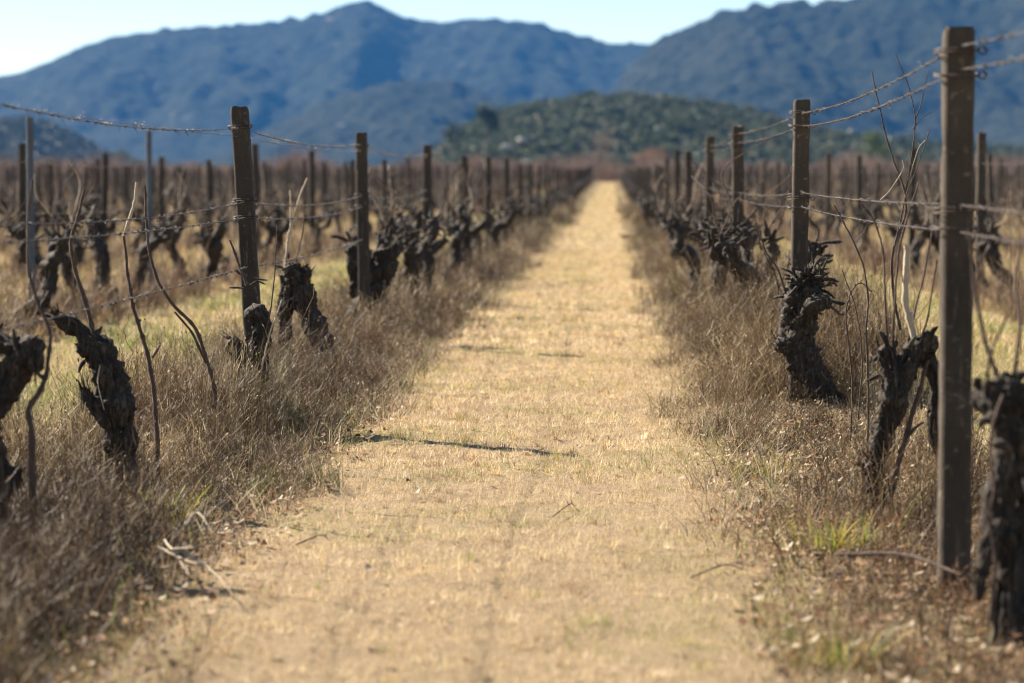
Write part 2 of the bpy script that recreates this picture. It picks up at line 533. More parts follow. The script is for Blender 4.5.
posts = []                                            # (x, y, side, k, ordinal)
for side in (-1, 1):
    for k in range(0, 22):
        x = row_x(side, k)
        ph = {(-1, 0): .95, (1, 0): .17, (1, 1): .2, (-1, 1): .214}.get((side, k), random.random())
        o_ = 0
        for j in range(0, 49):
            y = (ph + j) * (SP if k < 2 else 4.3) + (0 if k < 1 else -.9 if (side, k, j) == (-1, 1, 4) else random.uniform(-.3, .3) * (k > 1 or j > 4))
            if y < 2.5 or y > 204: continue
            if k >= 1 and random.random() < .06 and not (k == 1 and j < 5): continue
            if not in_view(x, y, m=60): continue
            if k >= 12 and random.random() < .2: continue
            posts.append([x, y, side, k])
posts.sort(key=lambda p: p[1])
near_posts, far_posts = posts[:296], posts[296:]
cnt = {}
POSTS_AT = {}
for x, y, side, k in near_posts:
    c = cnt[(side, k)] = cnt.get((side, k), 0) + 1
    lean = [random.gauss(0, .018), random.gauss(0, .018)]
    grey = (side < 0 and k == 1 and c <= 2)
    if k == 0 and y < 45:
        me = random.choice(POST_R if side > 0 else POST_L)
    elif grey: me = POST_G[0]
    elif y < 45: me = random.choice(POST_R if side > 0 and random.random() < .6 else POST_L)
    else: me = random.choice(POST_FAR)
    o = link("vineyard_post", me)
    if grey: x = row_x(-1, 1) - .05
    o.location = (x, y, float(gz(y)))
    if side < 0 and k == 0 and c == 1: lean = [0, -.055]; o.location.x += .085
    elif side < 0 and k == 0: lean = [lean[0], lean[1] * .5]
    elif side > 0 and k == 0 and c < 5: lean = [lean[0] * .5, lean[1] * .3]
    o.rotation_euler = (lean[0], lean[1], random.choice((0, math.pi)) if k or c > 3 else 0)
    o.scale.z = random.uniform(.97, 1.03) if k == 0 else random.uniform(.98, 1.13)
    if k == 0 and c < 4 or grey: o.scale.z = 1
    POSTS_AT.setdefault((side, k), []).append(o)
    s = "left" if side < 0 else "right"
    tone = "pale-edged weathered" if side > 0 else "dark weathered"
    if k == 0 and c <= 9:
        if c == 1: lab = f"{'tall' if side > 0 else 'leaning dark'} weathered square post nearest the camera on the {s} edge of the path"
        else: lab = f"{tone} post, {ORD[c-1]} from the front along the {s} edge of the path"
        grp = f"posts along the {s} edge of the path"
    elif k == 0:
        lab = f"small blurred post in the distant stretch of the {row_name(side, 0)}"
        grp = f"distant posts on the {s} edge of the path"
    elif grey:
        lab = ["tall pale grey-blue post at the left edge of the picture", "thin pale grey-blue post left of the leaning dark post"][c - 1]
        grp = "pale grey posts"
    elif k <= 2 and c <= 5:
        lab = f"brown blurred post, {ORD[c-1]} from the front in the {row_name(side, k)}"
        grp = f"posts of the {row_name(side, k)}"
    else:
        lab = f"blurred brown post in the {'far part of the ' if k <= 2 else ''}{row_name(side, k)}"
        grp = f"far posts of the {row_name(side, k)}"
    tag(o, lab, "post", grp)
    if k == 0 and y < 30:
        for t in (TIE_R if side > 0 else TIE_L):
            link("wire_tie", t, o)

def merge_instances(name, meshes, tr, mat, label, cat):
    """many far copies merged into one uncountable mass; tr: (x,y,z,rot,scale,mesh index)"""
    a = Acc()
    base = []
    for me in meshes:
        V = np.empty(len(me.vertices) * 3); me.vertices.foreach_get("co", V); V = V.reshape(-1, 3)
        by = {}
        for p in me.polygons: by.setdefault(len(p.vertices), []).append(list(p.vertices))
        base.append((V, [np.array(f) for f in by.values()]))
    for x, y, z, r, s, q in tr:
        V, F = base[q]
        c, sn = math.cos(r) * s, math.sin(r) * s
        a.add(np.stack([V[:, 0] * c - V[:, 1] * sn + x, V[:, 0] * sn + V[:, 1] * c + y, V[:, 2] * s + z], -1), list(F))
    o = link(name, a.mesh(name, mat))
    return tag(o, label, cat, kind="stuff")
merge_instances("distant_posts", POST_FAR, [(x, y, float(gz(y)), random.random() * .1, random.uniform(.88, 1.03), random.randrange(3)) for x, y, s, k in far_posts],
                M['postdark'], "thicket of tiny posts at the far end of the vineyard", "posts")

# vines ---------------------------------------------------------------
def gnarl(a, pts, radii, seed, sides=14, step=.014, rough=.24, flute=.16, fine=False):
    """gnarled limb: a tube along pts with lumps, flutes and closed rounded ends"""
    pts = np.asarray(pts, float)
    L = np.linalg.norm(np.diff(pts, axis=0), axis=1).sum()
    n = max(5, int(L / step))
    P = catmull(pts, n)
    t = np.linspace(0, len(pts) - 1, n)
    rr = np.interp(t, np.arange(len(pts)), radii)
    T = np.gradient(P, axis=0); T /= np.linalg.norm(T, axis=1, keepdims=True) + 1e-9
    up = Vector((1, .2, 0)) if abs(T[0][0]) < .8 else Vector((0, 1, .1))
    A = Vector(T[0]).cross(up).normalized()
    V = []
    ph = seed * 1.7
    for i in range(n):
        Ti = Vector(T[i])
        A = (A - Ti * A.dot(Ti)).normalized()
        B = Ti.cross(A)
        cap = min(1, .35 + .65 * math.sqrt(min(1, min(i, n - 1 - i) / 2.5)))
        for j in range(sides):
            th = 2 * math.pi * j / sides
            d = A * math.cos(th) + B * math.sin(th)
            q = Vector(P[i]) + d * rr[i]
            f = 1 + rough * 1.9 * mnoise.noise(q * 12 + Vector((seed, 0, 0))) + rough * .9 * mnoise.noise(q * 36 + Vector((0, seed, 0)))
            if fine:
                f = 1 + (f - 1) * .72
                w_ = Vector((math.cos(th + i * step * 3) * 2.6, math.sin(th + i * step * 3) * 2.6, i * step * 9 + seed))
                f += .42 * (.30 - abs(mnoise.noise(w_))) + .34 * (.25 - abs(mnoise.noise(Vector((w_.x * 2.6, w_.y * 2.6, w_.z * .9)))))
                f += .18 * mnoise.noise(q * 90)
            f += flute * math.sin(4 * th + i * step * 9 + ph) * (.5 + .5 * math.sin(i * step * 21 + ph))
            V.append(Vector(P[i]) + d * rr[i] * max(.3, 1 + (f - 1) * (1.25 if fine else 1)) * cap)
    F = []
    for i in range(n - 1):
        for j in range(sides):
            F.append((i * sides + j, i * sides + (j + 1) % sides, (i + 1) * sides + (j + 1) % sides, (i + 1) * sides + j))
    V = np.array([v[:] for v in V])
    a.add(V, np.array(F))
    c0, c1 = P[0] - T[0] * rr[0] * .3, P[-1] + T[-1] * rr[-1] * .3
    e0 = [(0, (j + 1) % sides + 1, j + 1) for j in range(sides)]
    a.add(np.vstack([c0, V[:sides]]), np.array(e0))
    e1 = [(0, j + 1, (j + 1) % sides + 1) for j in range(sides)]
    a.add(np.vstack([c1, V[-sides:]]), np.array(e1))

def spur(a, p, d, L, r, seed, sides=7):
    rd = random.Random(seed)
    d = np.array(d, float); d /= np.linalg.norm(d)
    j = lambda s: np.array([rd.uniform(-s, s) for _ in range(3)])
    gnarl(a, [p, p + d * L * .5 + j(L * .15), p + d * L + j(L * .25)], [r, r * .85, r * .9], seed, sides, .010, .25, .08)

def cane_mesh(pts, r0, r1, mat, seed, n=None, sides=6):
    """thin shoot with swollen nodes and a few bud stubs"""
    rd = random.Random(seed)
    pts = np.asarray(pts, float)
    L = np.linalg.norm(np.diff(pts, axis=0), axis=1).sum()
    n = n or max(8, int(L / .018))
    P = catmull(pts, n)
    s = np.linspace(0, L, n)
    rr = np.linspace(r0, r1, n)
    ph = rd.random() * .07
    node = np.exp(-(((s + ph) % .075 - .037) / .008) ** 2)
    rr = rr * (1 + .45 * node)
    zig = np.where(((s + ph) // .075).astype(int) % 2 == 0, 1, -1) * .0012
    P[:, 0] += zig * .6; P[:, 1] += zig * .3
    a = Acc()
    a.add(*tubes(P[None], rr[None], sides)[:2])
    k0 = 0
    for q in range(1, n - 1):
        if node[q] > .8 and q - k0 > 2:
            k0 = q
            dd = np.array([rd.uniform(-1, 1), rd.uniform(-1, 1), rd.uniform(.2, 1)]); dd /= np.linalg.norm(dd)
            bl = rd.uniform(.008, .022)
            B = np.stack([P[q], P[q] + dd * bl * .5, P[q] + dd * bl])[None]
            a.add(*tubes(B, np.array([[rr[q] * .7, rr[q] * .6, rr[q] * .15]]), 5)[:2])
    return a.mesh("cane", mat)

def strips(a, pts, rad, n, seed):
    """loose strips of peeling bark lying along the limb"""
    rd = random.Random(seed)
    P = catmull(pts, 40)
    T = np.gradient(P, axis=0); T /= np.linalg.norm(T, axis=1, keepdims=True) + 1e-9
    for _ in range(n):
        i = rd.randrange(1, 38); L = rd.uniform(.025, .075)
        d = np.array([rd.gauss(0, 1) for _ in range(3)])
        d -= T[i] * d.dot(T[i]); d /= np.linalg.norm(d)
        sg = rd.choice((-1, 1))
        p0 = P[i] + d * rad * .92
        p1 = p0 + T[i] * sg * L * .6 + d * rd.uniform(0, .008)
        p2 = p0 + T[i] * sg * L + d * rd.uniform(.004, .030)
        w = rd.uniform(.003, .009)
        V, F, _ = ribbons(np.stack([p0, p1, p2])[None], np.array([[w, w * .8, w * .3]]), np.array([math.atan2(d[1], d[0]) + 1.57]))
        a.add(V, F)

def make_vine(seed, detail=True):
    """generic old bush vine: gnarled trunk, two or three short arms with stubby spurs; returns trunk mesh, cane meshes"""
    rd = random.Random(seed)
    a = Acc()
    lx, ly = rd.uniform(-.22, .22), rd.uniform(-.2, .2)
    h = rd.uniform(.42, .58)
    j = lambda s: rd.uniform(-s, s)
    tr = [np.array(p) for p in [(0, 0, -.1), (j(.03), j(.03), .1), (lx * .5 + j(.05), ly * .5 + j(.05), h * .5), (lx + j(.04), ly + j(.04), h)]]
    r = rd.uniform(.036, .052)
    S = 14 if detail else 7; st = .014 if detail else .05
    kink = lambda p, q, s_: (p + q) / 2 + np.array([j(s_), j(s_), j(s_ * .5)])
    tr = [tr[0], tr[1], kink(tr[1], tr[2], .05), tr[2], kink(tr[2], tr[3], .06), tr[3]]
    gnarl(a, tr, [r * 1.3, r, r * rd.uniform(.8, 1.1), r * rd.uniform(.9, 1.25), r * .85, r * 1.2], seed, 22 if detail else S, .010 if detail else st, .27, .13, detail)
    heads = []
    na = rd.choice((2, 2, 3, 3))
    th0 = rd.random() * 6.28
    for q in range(na):
        th = (math.pi / 2 if rd.random() < .6 else th0) + q * 2 * math.pi / na + j(.6)
        L = rd.uniform(.08, .24)
        d = np.array([math.cos(th), math.sin(th), 0])
        e = tr[-1] + d * L + np.array([0, 0, rd.uniform(.05, .22)])
        m_ = tr[-1] + d * L * .6 + np.array([0, 0, rd.uniform(-.02, .06)])
        m2 = (m_ + e) / 2 + np.array([j(.05), j(.05), j(.05)])
        gnarl(a, [tr[-1] - np.array([0, 0, .03]), m_, m2, e], [r * .95, r * rd.uniform(.6, .8), r * rd.uniform(.6, .85), r * .85], seed + q + 1, 18 if detail else 6, .011 if detail else st, .3, .13, detail)
        heads.append(e)
        if detail: strips(a, [tr[-1], m_, m2, e], r * .75, 30, seed + q + 3)
        for k in range(rd.randint(2, 4) if detail else 1):      # old pruning stubs along the arm
            f_ = rd.uniform(.3, .9)
            spur(a, m_ * (1 - f_) + e * f_, (j(1), j(1), rd.uniform(-.2, 1)), rd.uniform(.05, .10), rd.uniform(.010, .020), seed * 13 + k, 7 if detail else 5)
        for k in range(rd.randint(6, 11) if detail else 3):
            dd = (j(1), j(1), rd.uniform(-.1, 1))
            spur(a, e + np.array([j(.05), j(.05), j(.04)]), dd, rd.uniform(.05, .12), rd.uniform(.007, .017), seed * 7 + k, 7 if detail else 5)
    if detail: strips(a, tr, r, 190, seed)
    canes = []
    for q in range(rd.randint(3, 6)):
        e = rd.choice(heads)
        L = rd.uniform(.22, .62)
        d = np.array([j(.5), j(.5), 1]); d /= np.linalg.norm(d)
        pts = [e, e + d * L * .35 + np.array([j(.05), j(.05), 0]), e + d * L * .7 + np.array([j(.08), j(.08), 0]), e + d * L + np.array([j(.12), j(.12), 0])]
        canes.append(cane_mesh(pts, rd.uniform(.0045, .0065), .0028, M['cane' if rd.random() < .8 else 'palecane'], seed * 31 + q, None if detail else 8, 6 if detail else 3))
    if detail: return a.mesh("trunk", M['bark'], True), canes
    b = Acc()
    return a.mesh("grapevine", M['bark'], True), canes

VD = [make_vine(100 + q) for q in range(9)]
VF = [make_vine(200 + q, False)[0] for q in range(8)]

# hero vines, limbs measured in the photograph: pixel, pixel, depth offset, radius in pixels
def hero(name_label, d, limbs, spurs, canes, group, seed, nstrips=40, starb=None):
    base = unproj(limbs[0][0][0], limbs[0][0][1], d)
    root = link("grapevine", None)
    root.location = (base[0], d, float(gz(d)))
    off = np.array(root.location)
    sc = d / FPX
    tag(root, name_label, "grapevine", group)
    a = Acc()
    for q, limb in enumerate(limbs):
        pts = [unproj(x, y, d + dd) - off for x, y, dd, r in limb]
        if q == 0: pts[0] = np.array([pts[0][0], pts[0][1], -.08])
        gnarl(a, pts, [r * sc * .86 for *_, r in limb], seed + q, 36, .0085, .28, .13, True)
        strips(a, pts, np.mean([r for *_, r in limb]) * sc, max(6, nstrips * 5 // len(limbs)), seed + q)
    rd = random.Random(seed)
    for x, y, dd, dx, dy, L, r in spurs:
        p = unproj(x, y, d + dd) - off
        spur(a, p, (dx, rd.uniform(-.5, .5), -dy), L, r, seed * 3 + len(a.V), 8)
    if starb:
        for (x, y, rad, n, L) in starb:
            p = unproj(x, y, d) - off
            for q in range(n):
                dd = np.array([rd.gauss(0, 1), rd.gauss(0, 1), rd.gauss(.15, .9)]); dd /= np.linalg.norm(dd)
                pp = p + dd * rad * rd.uniform(.2, 1) * np.array([1, 1, 1.3])
                d2 = dd + np.array([rd.gauss(0, .6) for _ in range(3)])
                spur(a, pp, d2, rd.uniform(.5, 1) * L, rd.uniform(.005, .0095), seed * 5 + q, 6)
    link("trunk", a.mesh("trunk", M['bark'], True), root)
    for q, (cp, r0, r1, mt) in enumerate(canes):
        pts = [unproj(x, y, d + dd) - off for x, y, dd in cp]
        link("cane", cane_mesh(pts, r0, r1, M[mt], seed * 11 + q), root)
    return root

GL, GR = "old grapevines along the left edge of the path", "old grapevines along the right edge of the path"
S_ = SP
hero("thick black twisted vine trunk at the left edge of the picture", 1.24 * S_,
     [[(-14, 560, 0, 16), (-4, 480, 0, 15), (-14, 425, .02, 15), (8, 385, .03, 15), (32, 350, .02, 13), (38, 372, 0, 8)],
      [(-8, 470, 0, 9), (14, 472, -.03, 5), (16, 490, -.03, 4)], [(-30, 365, 0, 12), (-8, 345, .05, 12), (20, 352, .03, 11)]],
     [(36, 372, 0, .9, .3, .05, .010), (30, 348, 0, .3, -1, .05, .010), (20, 350, 0, -.4, -1, .06, .012), (-5, 345, 0, .2, -1, .06, .012)],
     [([(46, 376, .02), (50, 335, .03), (37, 300, .05), (29, 270, .05), (28, 225, .05), (32, 180, .04)], .006, .003, 'cane'),
      ([(32, 535, -.05), (33, 480, -.06), (31, 430, -.06), (29, 408, -.05), (41, 390, -.02), (46, 374, .02)], .011, .007, 'cane')], GL, 31)
hero("gnarled black vine stump with a crooked head and one tall cane, left of the path", 1.475 * S_,
     [[(126, 518, 0, 14), (124, 470, 0, 13), (120, 440, 0, 17), (117, 405, 0, 19), (108, 372, 0, 16), (93, 348, 0, 16), (84, 352, .02, 11)],
      [(112, 428, -.04, 10), (98, 408, -.05, 7), (88, 398, -.05, 4.5), (84, 386, -.05, 3)],
      [(96, 350, 0, 12), (82, 332, .03, 8), (64, 322, .02, 8), (56, 318, .0, 6)]],
     [(60, 320, 0, -1, -.2, .05, .010), (70, 326, 0, -.3, .9, .04, .009), (92, 340, 0, .6, -1, .05, .011), (102, 355, 0, 1, -.5, .05, .010),
      (85, 360, 0, -.6, .9, .04, .010), (58, 318, 0, -.6, -.8, .03, .009)],
     [([(95, 338, 0), (88, 312, .02), (75, 268, .03), (71, 243, .03), (78, 215, .03), (85, 188, .02)], .0085, .004, 'cane'),
      ([(100, 365, -.06), (98, 385, -.08), (104, 410, -.09)], .0022, .0015, 'palecane')], GL, 47, 60)
hero("dark knotty vine leaning on the foot of the leaning dark post", 1.93 * S_,
     [[(254, 436, -.05, 13), (256, 380, -.05, 12), (262, 335, -.05, 10), (254, 305, -.05, 9)],
      [(250, 385, -.08, 10), (240, 352, -.12, 11), (228, 342, -.12, 9)], [(258, 345, -.06, 9), (268, 320, -.06, 7)]],
     [(246, 275, -.1, -.8, -.5, .06, .007), (250, 285, -.1, 1, -.3, .06, .006), (244, 288, -.1, -1, .1, .06, .006), (255, 278, -.1, .9, .2, .05, .005),
      (232, 340, -.1, -.7, -.4, .05, .010)],
     [([(247, 285, -.1), (238, 262, -.1), (230, 240, -.1)], .007, .004, 'cane'),
      ([(262, 350, -.1), (272, 300, -.1), (276, 250, -.1), (277, 225, -.1)], .0035, .002, 'cane'),
      ([(258, 390, -.12), (268, 340, -.14), (282, 300, -.1)], .004, .003, 'palecane')], GL, 53, 40)
hero("dark forked vine like an upturned V with pale forked canes, left of the path", 2.36 * S_,
     [[(328, 392, 0, 12), (322, 345, 0, 12), (308, 308, 0, 12), (296, 280, 0, 12), (290, 264, 0, 9)],
      [(286, 368, .05, 7), (285, 330, .05, 7), (286, 300, .02, 8), (292, 275, 0, 10)], [(300, 285, 0, 8), (309, 268, 0, 6)]],
     [(291, 262, 0, -.5, -1, .06, .009), (300, 270, 0, .6, -.6, .06, .009), (284, 268, 0, -1, -.4, .05, .010)],
     [([(285, 272, 0), (288, 240, 0), (291, 222, 0), (290, 190, .02)], .007, .004, 'palecane'),
      ([(289, 238, 0), (297, 205, 0), (307, 178, 0)], .006, .004, 'palecane'),
      ([(296, 262, 0), (302, 235, 0), (305, 208, 0)], .004, .003, 'cane')], GL, 61, 40)
hero("dark vine leaning across the foot of the second dark post, left of the path", 2.98 * S_,
     [[(338, 350, 0, 9), (352, 322, 0, 9), (372, 295, 0, 10), (384, 268, 0, 12), (382, 248, 0, 9)],
      [(380, 275, .05, 8), (362, 262, .05, 8), (350, 245, .05, 7)], [(356, 300, .1, 6), (354, 265, .1, 7), (350, 243, .1, 8)], [(384, 262, 0, 8), (396, 248, 0, 7), (398, 240, 0, 5)]],
     [(350, 242, 0, -.4, -1, .07, .012), (396, 242, 0, .7, -1, .06, .011), (380, 246, 0, 0, -1, .08, .010)],
     [([(384, 250, 0), (386, 225, 0), (390, 200, 0)], .005, .003, 'cane')], GL, 67, 30)
hero("squat dark vine bristling with cut spurs around the second post on the right", 2.13 * S_,
     [[(848, 440, 0, 12), (832, 402, 0, 14), (812, 374, 0, 15), (798, 350, 0, 17), (800, 315, 0, 19), (806, 288, 0, 18), (812, 276, 0, 12)],
      [(796, 345, -.05, 14), (784, 345, -.06, 10), (779, 338, -.05, 7)], [(798, 325, -.06, 9), (815, 305, -.12, 8), (832, 302, -.12, 6)]],
     [(828, 300, -.1, 1, .1, .09, .010), (790, 300, 0, -1, -.2, .07, .010)],
     [([(826, 302, -.1), (842, 315, -.12), (850, 305, -.12), (846, 292, -.12)], .006, .003, 'cane'),
      ([(788, 300, 0), (778, 270, 0), (765, 250, 0), (758, 225, 0)], .006, .003, 'cane')],
     GR, 71, 50, [(810, 284, .08, 95, .10), (800, 312, .08, 45, .07)])
hero("slender pale-barked vine with a knobbly bent head just left of the tall near post", 1.425 * S_,
     [[(882, 545, 0, 12), (882, 510, 0, 11), (876, 474, 0, 11), (882, 435, 0, 12), (893, 400, 0, 14), (902, 372, 0, 13), (918, 350, .02, 11), (936, 338, .03, 10)],
      [(897, 385, 0, 13), (888, 362, 0, 11), (886, 345, 0, 9)], [(876, 472, 0, 12), (868, 466, -.03, 7)],
      [(925, 350, .05, 9), (936, 385, .06, 8), (934, 420, .06, 7), (937, 455, .06, 5)]],
     [(886, 345, 0, -.3, -1, .05, .012), (890, 350, 0, .6, -1, .05, .011), (883, 360, 0, -1, -.1, .04, .012), (912, 352, 0, -.1, -1, .05, .012),
      (930, 340, 0, .2, -1, .05, .012), (868, 466, 0, -1, -.3, .03, .010), (880, 375, 0, -1, .4, .04, .010)],
     [([(885, 540, -.05), (892, 490, -.06), (905, 440, -.04), (918, 395, 0), (928, 360, .02)], .010, .006, 'cane'),
      ([(905, 440, -.04), (915, 428, -.05), (924, 422, -.05)], .006, .004, 'cane'),
      ([(916, 352, .02), (910, 320, .03), (905, 300, .03), (907, 255, .04), (906, 245, .04)], .011, .009, 'palecane'),
      ([(892, 345, .0), (895, 300, .02), (897, 270, .05), (902, 235, .08), (920, 180, .1)], .004, .0025, 'cane'),
      ([(905, 355, .02), (915, 310, .05), (925, 270, .1), (935, 215, .1)], .004, .002, 'cane'),
      ([(888, 345, 0), (885, 300, 0), (884, 260, .03), (876, 225, .05), (862, 205, .06)], .004, .0025, 'cane'),
      ([(918, 350, 0), (928, 315, 0), (937, 260, 0)], .0035, .002, 'cane')], GR, 83, 60)
hero("thick black vine trunk out of focus at the right edge of the picture", 1.05 * S_,
     [[(1004, 660, 0, 19), (1008, 570, 0, 16), (1000, 500, 0, 17), (1012, 440, 0, 19), (1004, 400, 0, 21), (1012, 378, 0, 15)],
      [(1030, 640, .05, 15), (1022, 560, .05, 14), (1032, 480, .05, 14), (1018, 415, .03, 15)],
      [(1006, 410, 0, 18), (985, 398, .03, 16), (974, 392, .03, 12)], [(1012, 405, 0, 18), (1045, 395, 0, 18), (1065, 380, 0, 14)], [(1000, 520, -.05, 10), (985, 560, -.06, 8), (978, 600, -.06, 6)]],
     [(1000, 392, 0, -.8, -.5, .05, .016), (1018, 388, 0, .2, -1, .045, .018), (980, 390, 0, -.6, -1, .04, .014), (1008, 385, 0, -.2, -1, .03, .02), (995, 420, -.05, -1, .3, .05, .014), (1012, 450, -.1, -.4, -.2, .05, .016)],
     [([(1000, 385, 0), (985, 340, .03), (975, 290, .05), (970, 235, .05)], .0055, .003, 'cane'),
      ([(990, 620, -.1), (995, 560, -.12), (985, 500, -.12)], .005, .003, 'cane'), ([(1003, 395, -.1), (990, 440, -.15), (994, 490, -.15), (982, 530, -.1)], .0045, .002, 'cane'),
      ([(1012, 385, 0), (1020, 330, 0), (1016, 280, .05), (1022, 240, .05)], .005, .003, 'cane'), ([(985, 395, 0), (992, 350, -.05), (1010, 310, -.05)], .004, .002, 'cane')], GR, 97, 50)

# all the other vines
vines = []
for side in (-1, 1):
    for k in range(0, 22):
        x = row_x(side, k)
        y = 3.0 + random.random()
        while y < 203:
            y += (1.4 if k else 1.2) + random.uniform(-.22, .22) - (.15 if k else 0)
            if random.random() < (.13 if k else .04): continue
            if k == 0 and side < 0 and y < 17.5: continue
            if k == 0 and side > 0 and y < 12.6: continue
            if not in_view(x, y, m=60): continue
            vines.append((x + random.gauss(0, .05), y, side, k))
vines.sort(key=lambda p: p[1])
near_vines, far_vines = vines[:286], vines[286:]
cnt = {}
for x, y, side, k in near_vines:
    c = cnt[(side, k)] = cnt.get((side, k), 0) + 1
    s = "left" if side < 0 else "right"
    pos = (x, y, float(gz(y)))
    rz = random.random() * 6.28
    sc = random.uniform(.95, 1.2) if k == 0 else random.uniform(.88, 1.18)
    if y < 34:
        tm, cs = random.choice(VD)
        o = link("grapevine", None)
        link("trunk", tm, o)
        for cm in random.sample(cs, max(1, len(cs) - random.randint(0, 2))): link("cane", cm, o)
    else:
        o = link("grapevine", random.choice(VF))
    o.location = pos; o.rotation_euler.z = rz; o.scale = (sc, sc, sc)
    if k <= 1 and c <= 8:
        if k == 0:
            lab = f"dark gnarled vine, {ORD[c-1]} behind the sharp ones along the {s} edge of the path"
        else:
            lab = f"soft-focus dark vine, {ORD[c-1]} from the front in the {row_name(side, k)}"
        grp = GL if side < 0 else GR
        if k: grp = f"vines of the {row_name(side, k)}"
    elif k == 0:
        lab = f"small blurred dark vine in the distant stretch of the {row_name(side, 0)}"
        grp = f"distant vines on the {s} edge of the path"
    else:
        lab = f"blurred dark vine in the {'far part of the ' if k == 1 else ''}{row_name(side, k)}"
        grp = f"far vines of the {row_name(side, k)}"
    tag(o, lab, "grapevine", grp)
merge_instances("distant_vines", VF, [(x, y, float(gz(y)), random.random() * 6.28, random.uniform(.9, 1.25), random.randrange(8)) for x, y, s, k in far_vines],
                M['bark'], "mass of tiny dark vines filling the far vineyard", "grapevines")

# wires ---------------------------------------------------------------
def wire(side, k, z, label, group, y0=1.2, y1=60, sag=.03, barbs=True, strands=2, tend=10, r=.0009, xo=0.0):
    x = row_x(side, k) + xo
    rd = random.Random(int(abs(x) * 97 + z * 1000))
    py = [o.location.y for o in POSTS_AT[(side, k)] if o.location.y < y1]
    py = [py[0] - 2 * SP, py[0] - SP] + py
    py = [p for p in py]
    a = Acc()
    zs = [z + rd.uniform(-.015, .015) for _ in py]
    xs = [x] * len(py)
    for q, o in enumerate(POSTS_AT[(side, k)][:len(py) - 2]):     # follow each post's lean
        xs[q + 2] = o.location.x + math.sin(o.rotation_euler.y) * z + xo
    for q in range(len(py) - 1):
        a0, a1 = max(py[q], y0), py[q + 1]
        if a1 <= y0: continue
        near = a1 < 24
        n = int((a1 - a0) / (.02 if near else .12)) + 2
        t = np.linspace(0, 1, n)
        yy = a0 + (a1 - a0) * t
        tt = (yy - py[q]) / (py[q + 1] - py[q])
        sg = sag * rd.uniform(.5, 1.5)
        zz = zs[q] * (1 - tt) + zs[q + 1] * tt - 4 * sg * tt * (1 - tt) + gz(yy)
        xx = xs[q] * (1 - tt) + xs[q + 1] * tt
        if near:
            for st in range(strands):
                ph = st * math.pi + yy * 2 * math.pi / .09
                P = np.stack([xx + .0018 * np.cos(ph), yy, zz + .0018 * np.sin(ph)], -1)[None]
                a.add(*tubes(P, np.full((1, n), r), 4)[:2])
        else:
            P = np.stack([xx, yy, zz], -1)[None]
            a.add(*tubes(P, np.full((1, n), r * 1.5), 3)[:2])
        if barbs and near:
            for yb in np.arange(a0 + rd.random() * .1, a1, .13):
                yb += rd.uniform(-.045, .045)
                if rd.random() < .12: continue
                yb = min(max(yb, a0), a1)
                tb = (yb - a0) / (a1 - a0)
                c = np.array([np.interp(yb, yy, xx), yb, np.interp(yb, yy, zz)])
                tq = np.linspace(0, 1, 9)
                H = np.stack([.0045 * np.cos(tq * 12), (tq - .5) * .014, .0045 * np.sin(tq * 12)], -1) + c
                a.add(*tubes(H[None], np.full((1, 9), .001), 4)[:2])
                for _ in range(4):
                    dd = np.array([rd.gauss(0, 1), rd.gauss(0, .5), rd.gauss(0, 1)]); dd /= np.linalg.norm(dd)
                    B = np.stack([c, c + dd * .006, c + dd * .012])[None]
                    a.add(*tubes(B, np.array([[.0013, .0011, .0004]]), 4)[:2])
        if tend and near:                            # dried tendrils curled round the wire
            for _ in range(int((a1 - a0) * tend)):
                u = rd.random()
                yb = a0 + (a1 - a0) * u
                c = np.array([np.interp(yb, yy, xx), yb, np.interp(yb, yy, zz)])
                tq = np.linspace(0, 1, 14)
                turns = rd.uniform(3, 16); rad = rd.uniform(.003, .009); ln = rd.uniform(.02, .08)
                out = rd.uniform(0, .03) * tq ** 2
                H = np.stack([rad * np.cos(tq * turns), (tq - .5) * ln, rad * np.sin(tq * turns) + rd.choice((-1, -1, 1)) * out], -1) + c
                a.add(*tubes(H[None], np.linspace(.0011, .0006, 14)[None], 3)[:2])
    o = link("trellis_wire", a.mesh("trellis_wire", M['wire']))
    tag(o, label, "wire", group)

for z, lab, tn, sg in ((1.385, "top twisted barbed wire sagging between the posts on the left edge of the path", 5, .05),
                       (1.345, "lower strand of the tangled top wires on the left edge of the path", 3, .012),
                       (1.055, "upper of the middle wires on the left posts, with dried tendrils", 1.5, .03),
                       (.975, "lower of the middle wires on the left posts, with dried tendrils", 1.5, .03),
                       (.735, "lowest wire on the left posts, low over the weeds", 1.5, .02)):
    wire(-1, 0, z, lab, "wires of the left row", sag=sg, tend=tn, y1=60, barbs=z != 1.345, strands=1 if z == 1.345 else 2)
for z, lab, tn, sg in ((1.485, "topmost barbed wire between the right posts", 1.5, .03),
                       (1.42, "second barbed wire from the top between the right posts", 1.5, .035),
                       (1.065, "upper of the two middle wires on the right posts", 1.5, .015),
                       (1.005, "lower of the two middle wires on the right posts", 1.5, .015)):
    wire(1, 0, z, lab, "wires of the right row", sag=sg, tend=tn, y1=60)
for side, k in ((-1, 1), (1, 1)):
    s = "left" if side < 0 else "right"
    for z, nm in ((1.3, "upper"), (.9, "lower")):
        wire(side, k, z, f"{nm} thin blurred wire of the second row {s} of the path", f"wires of the second row {s} of the path", tend=6, y1=50)

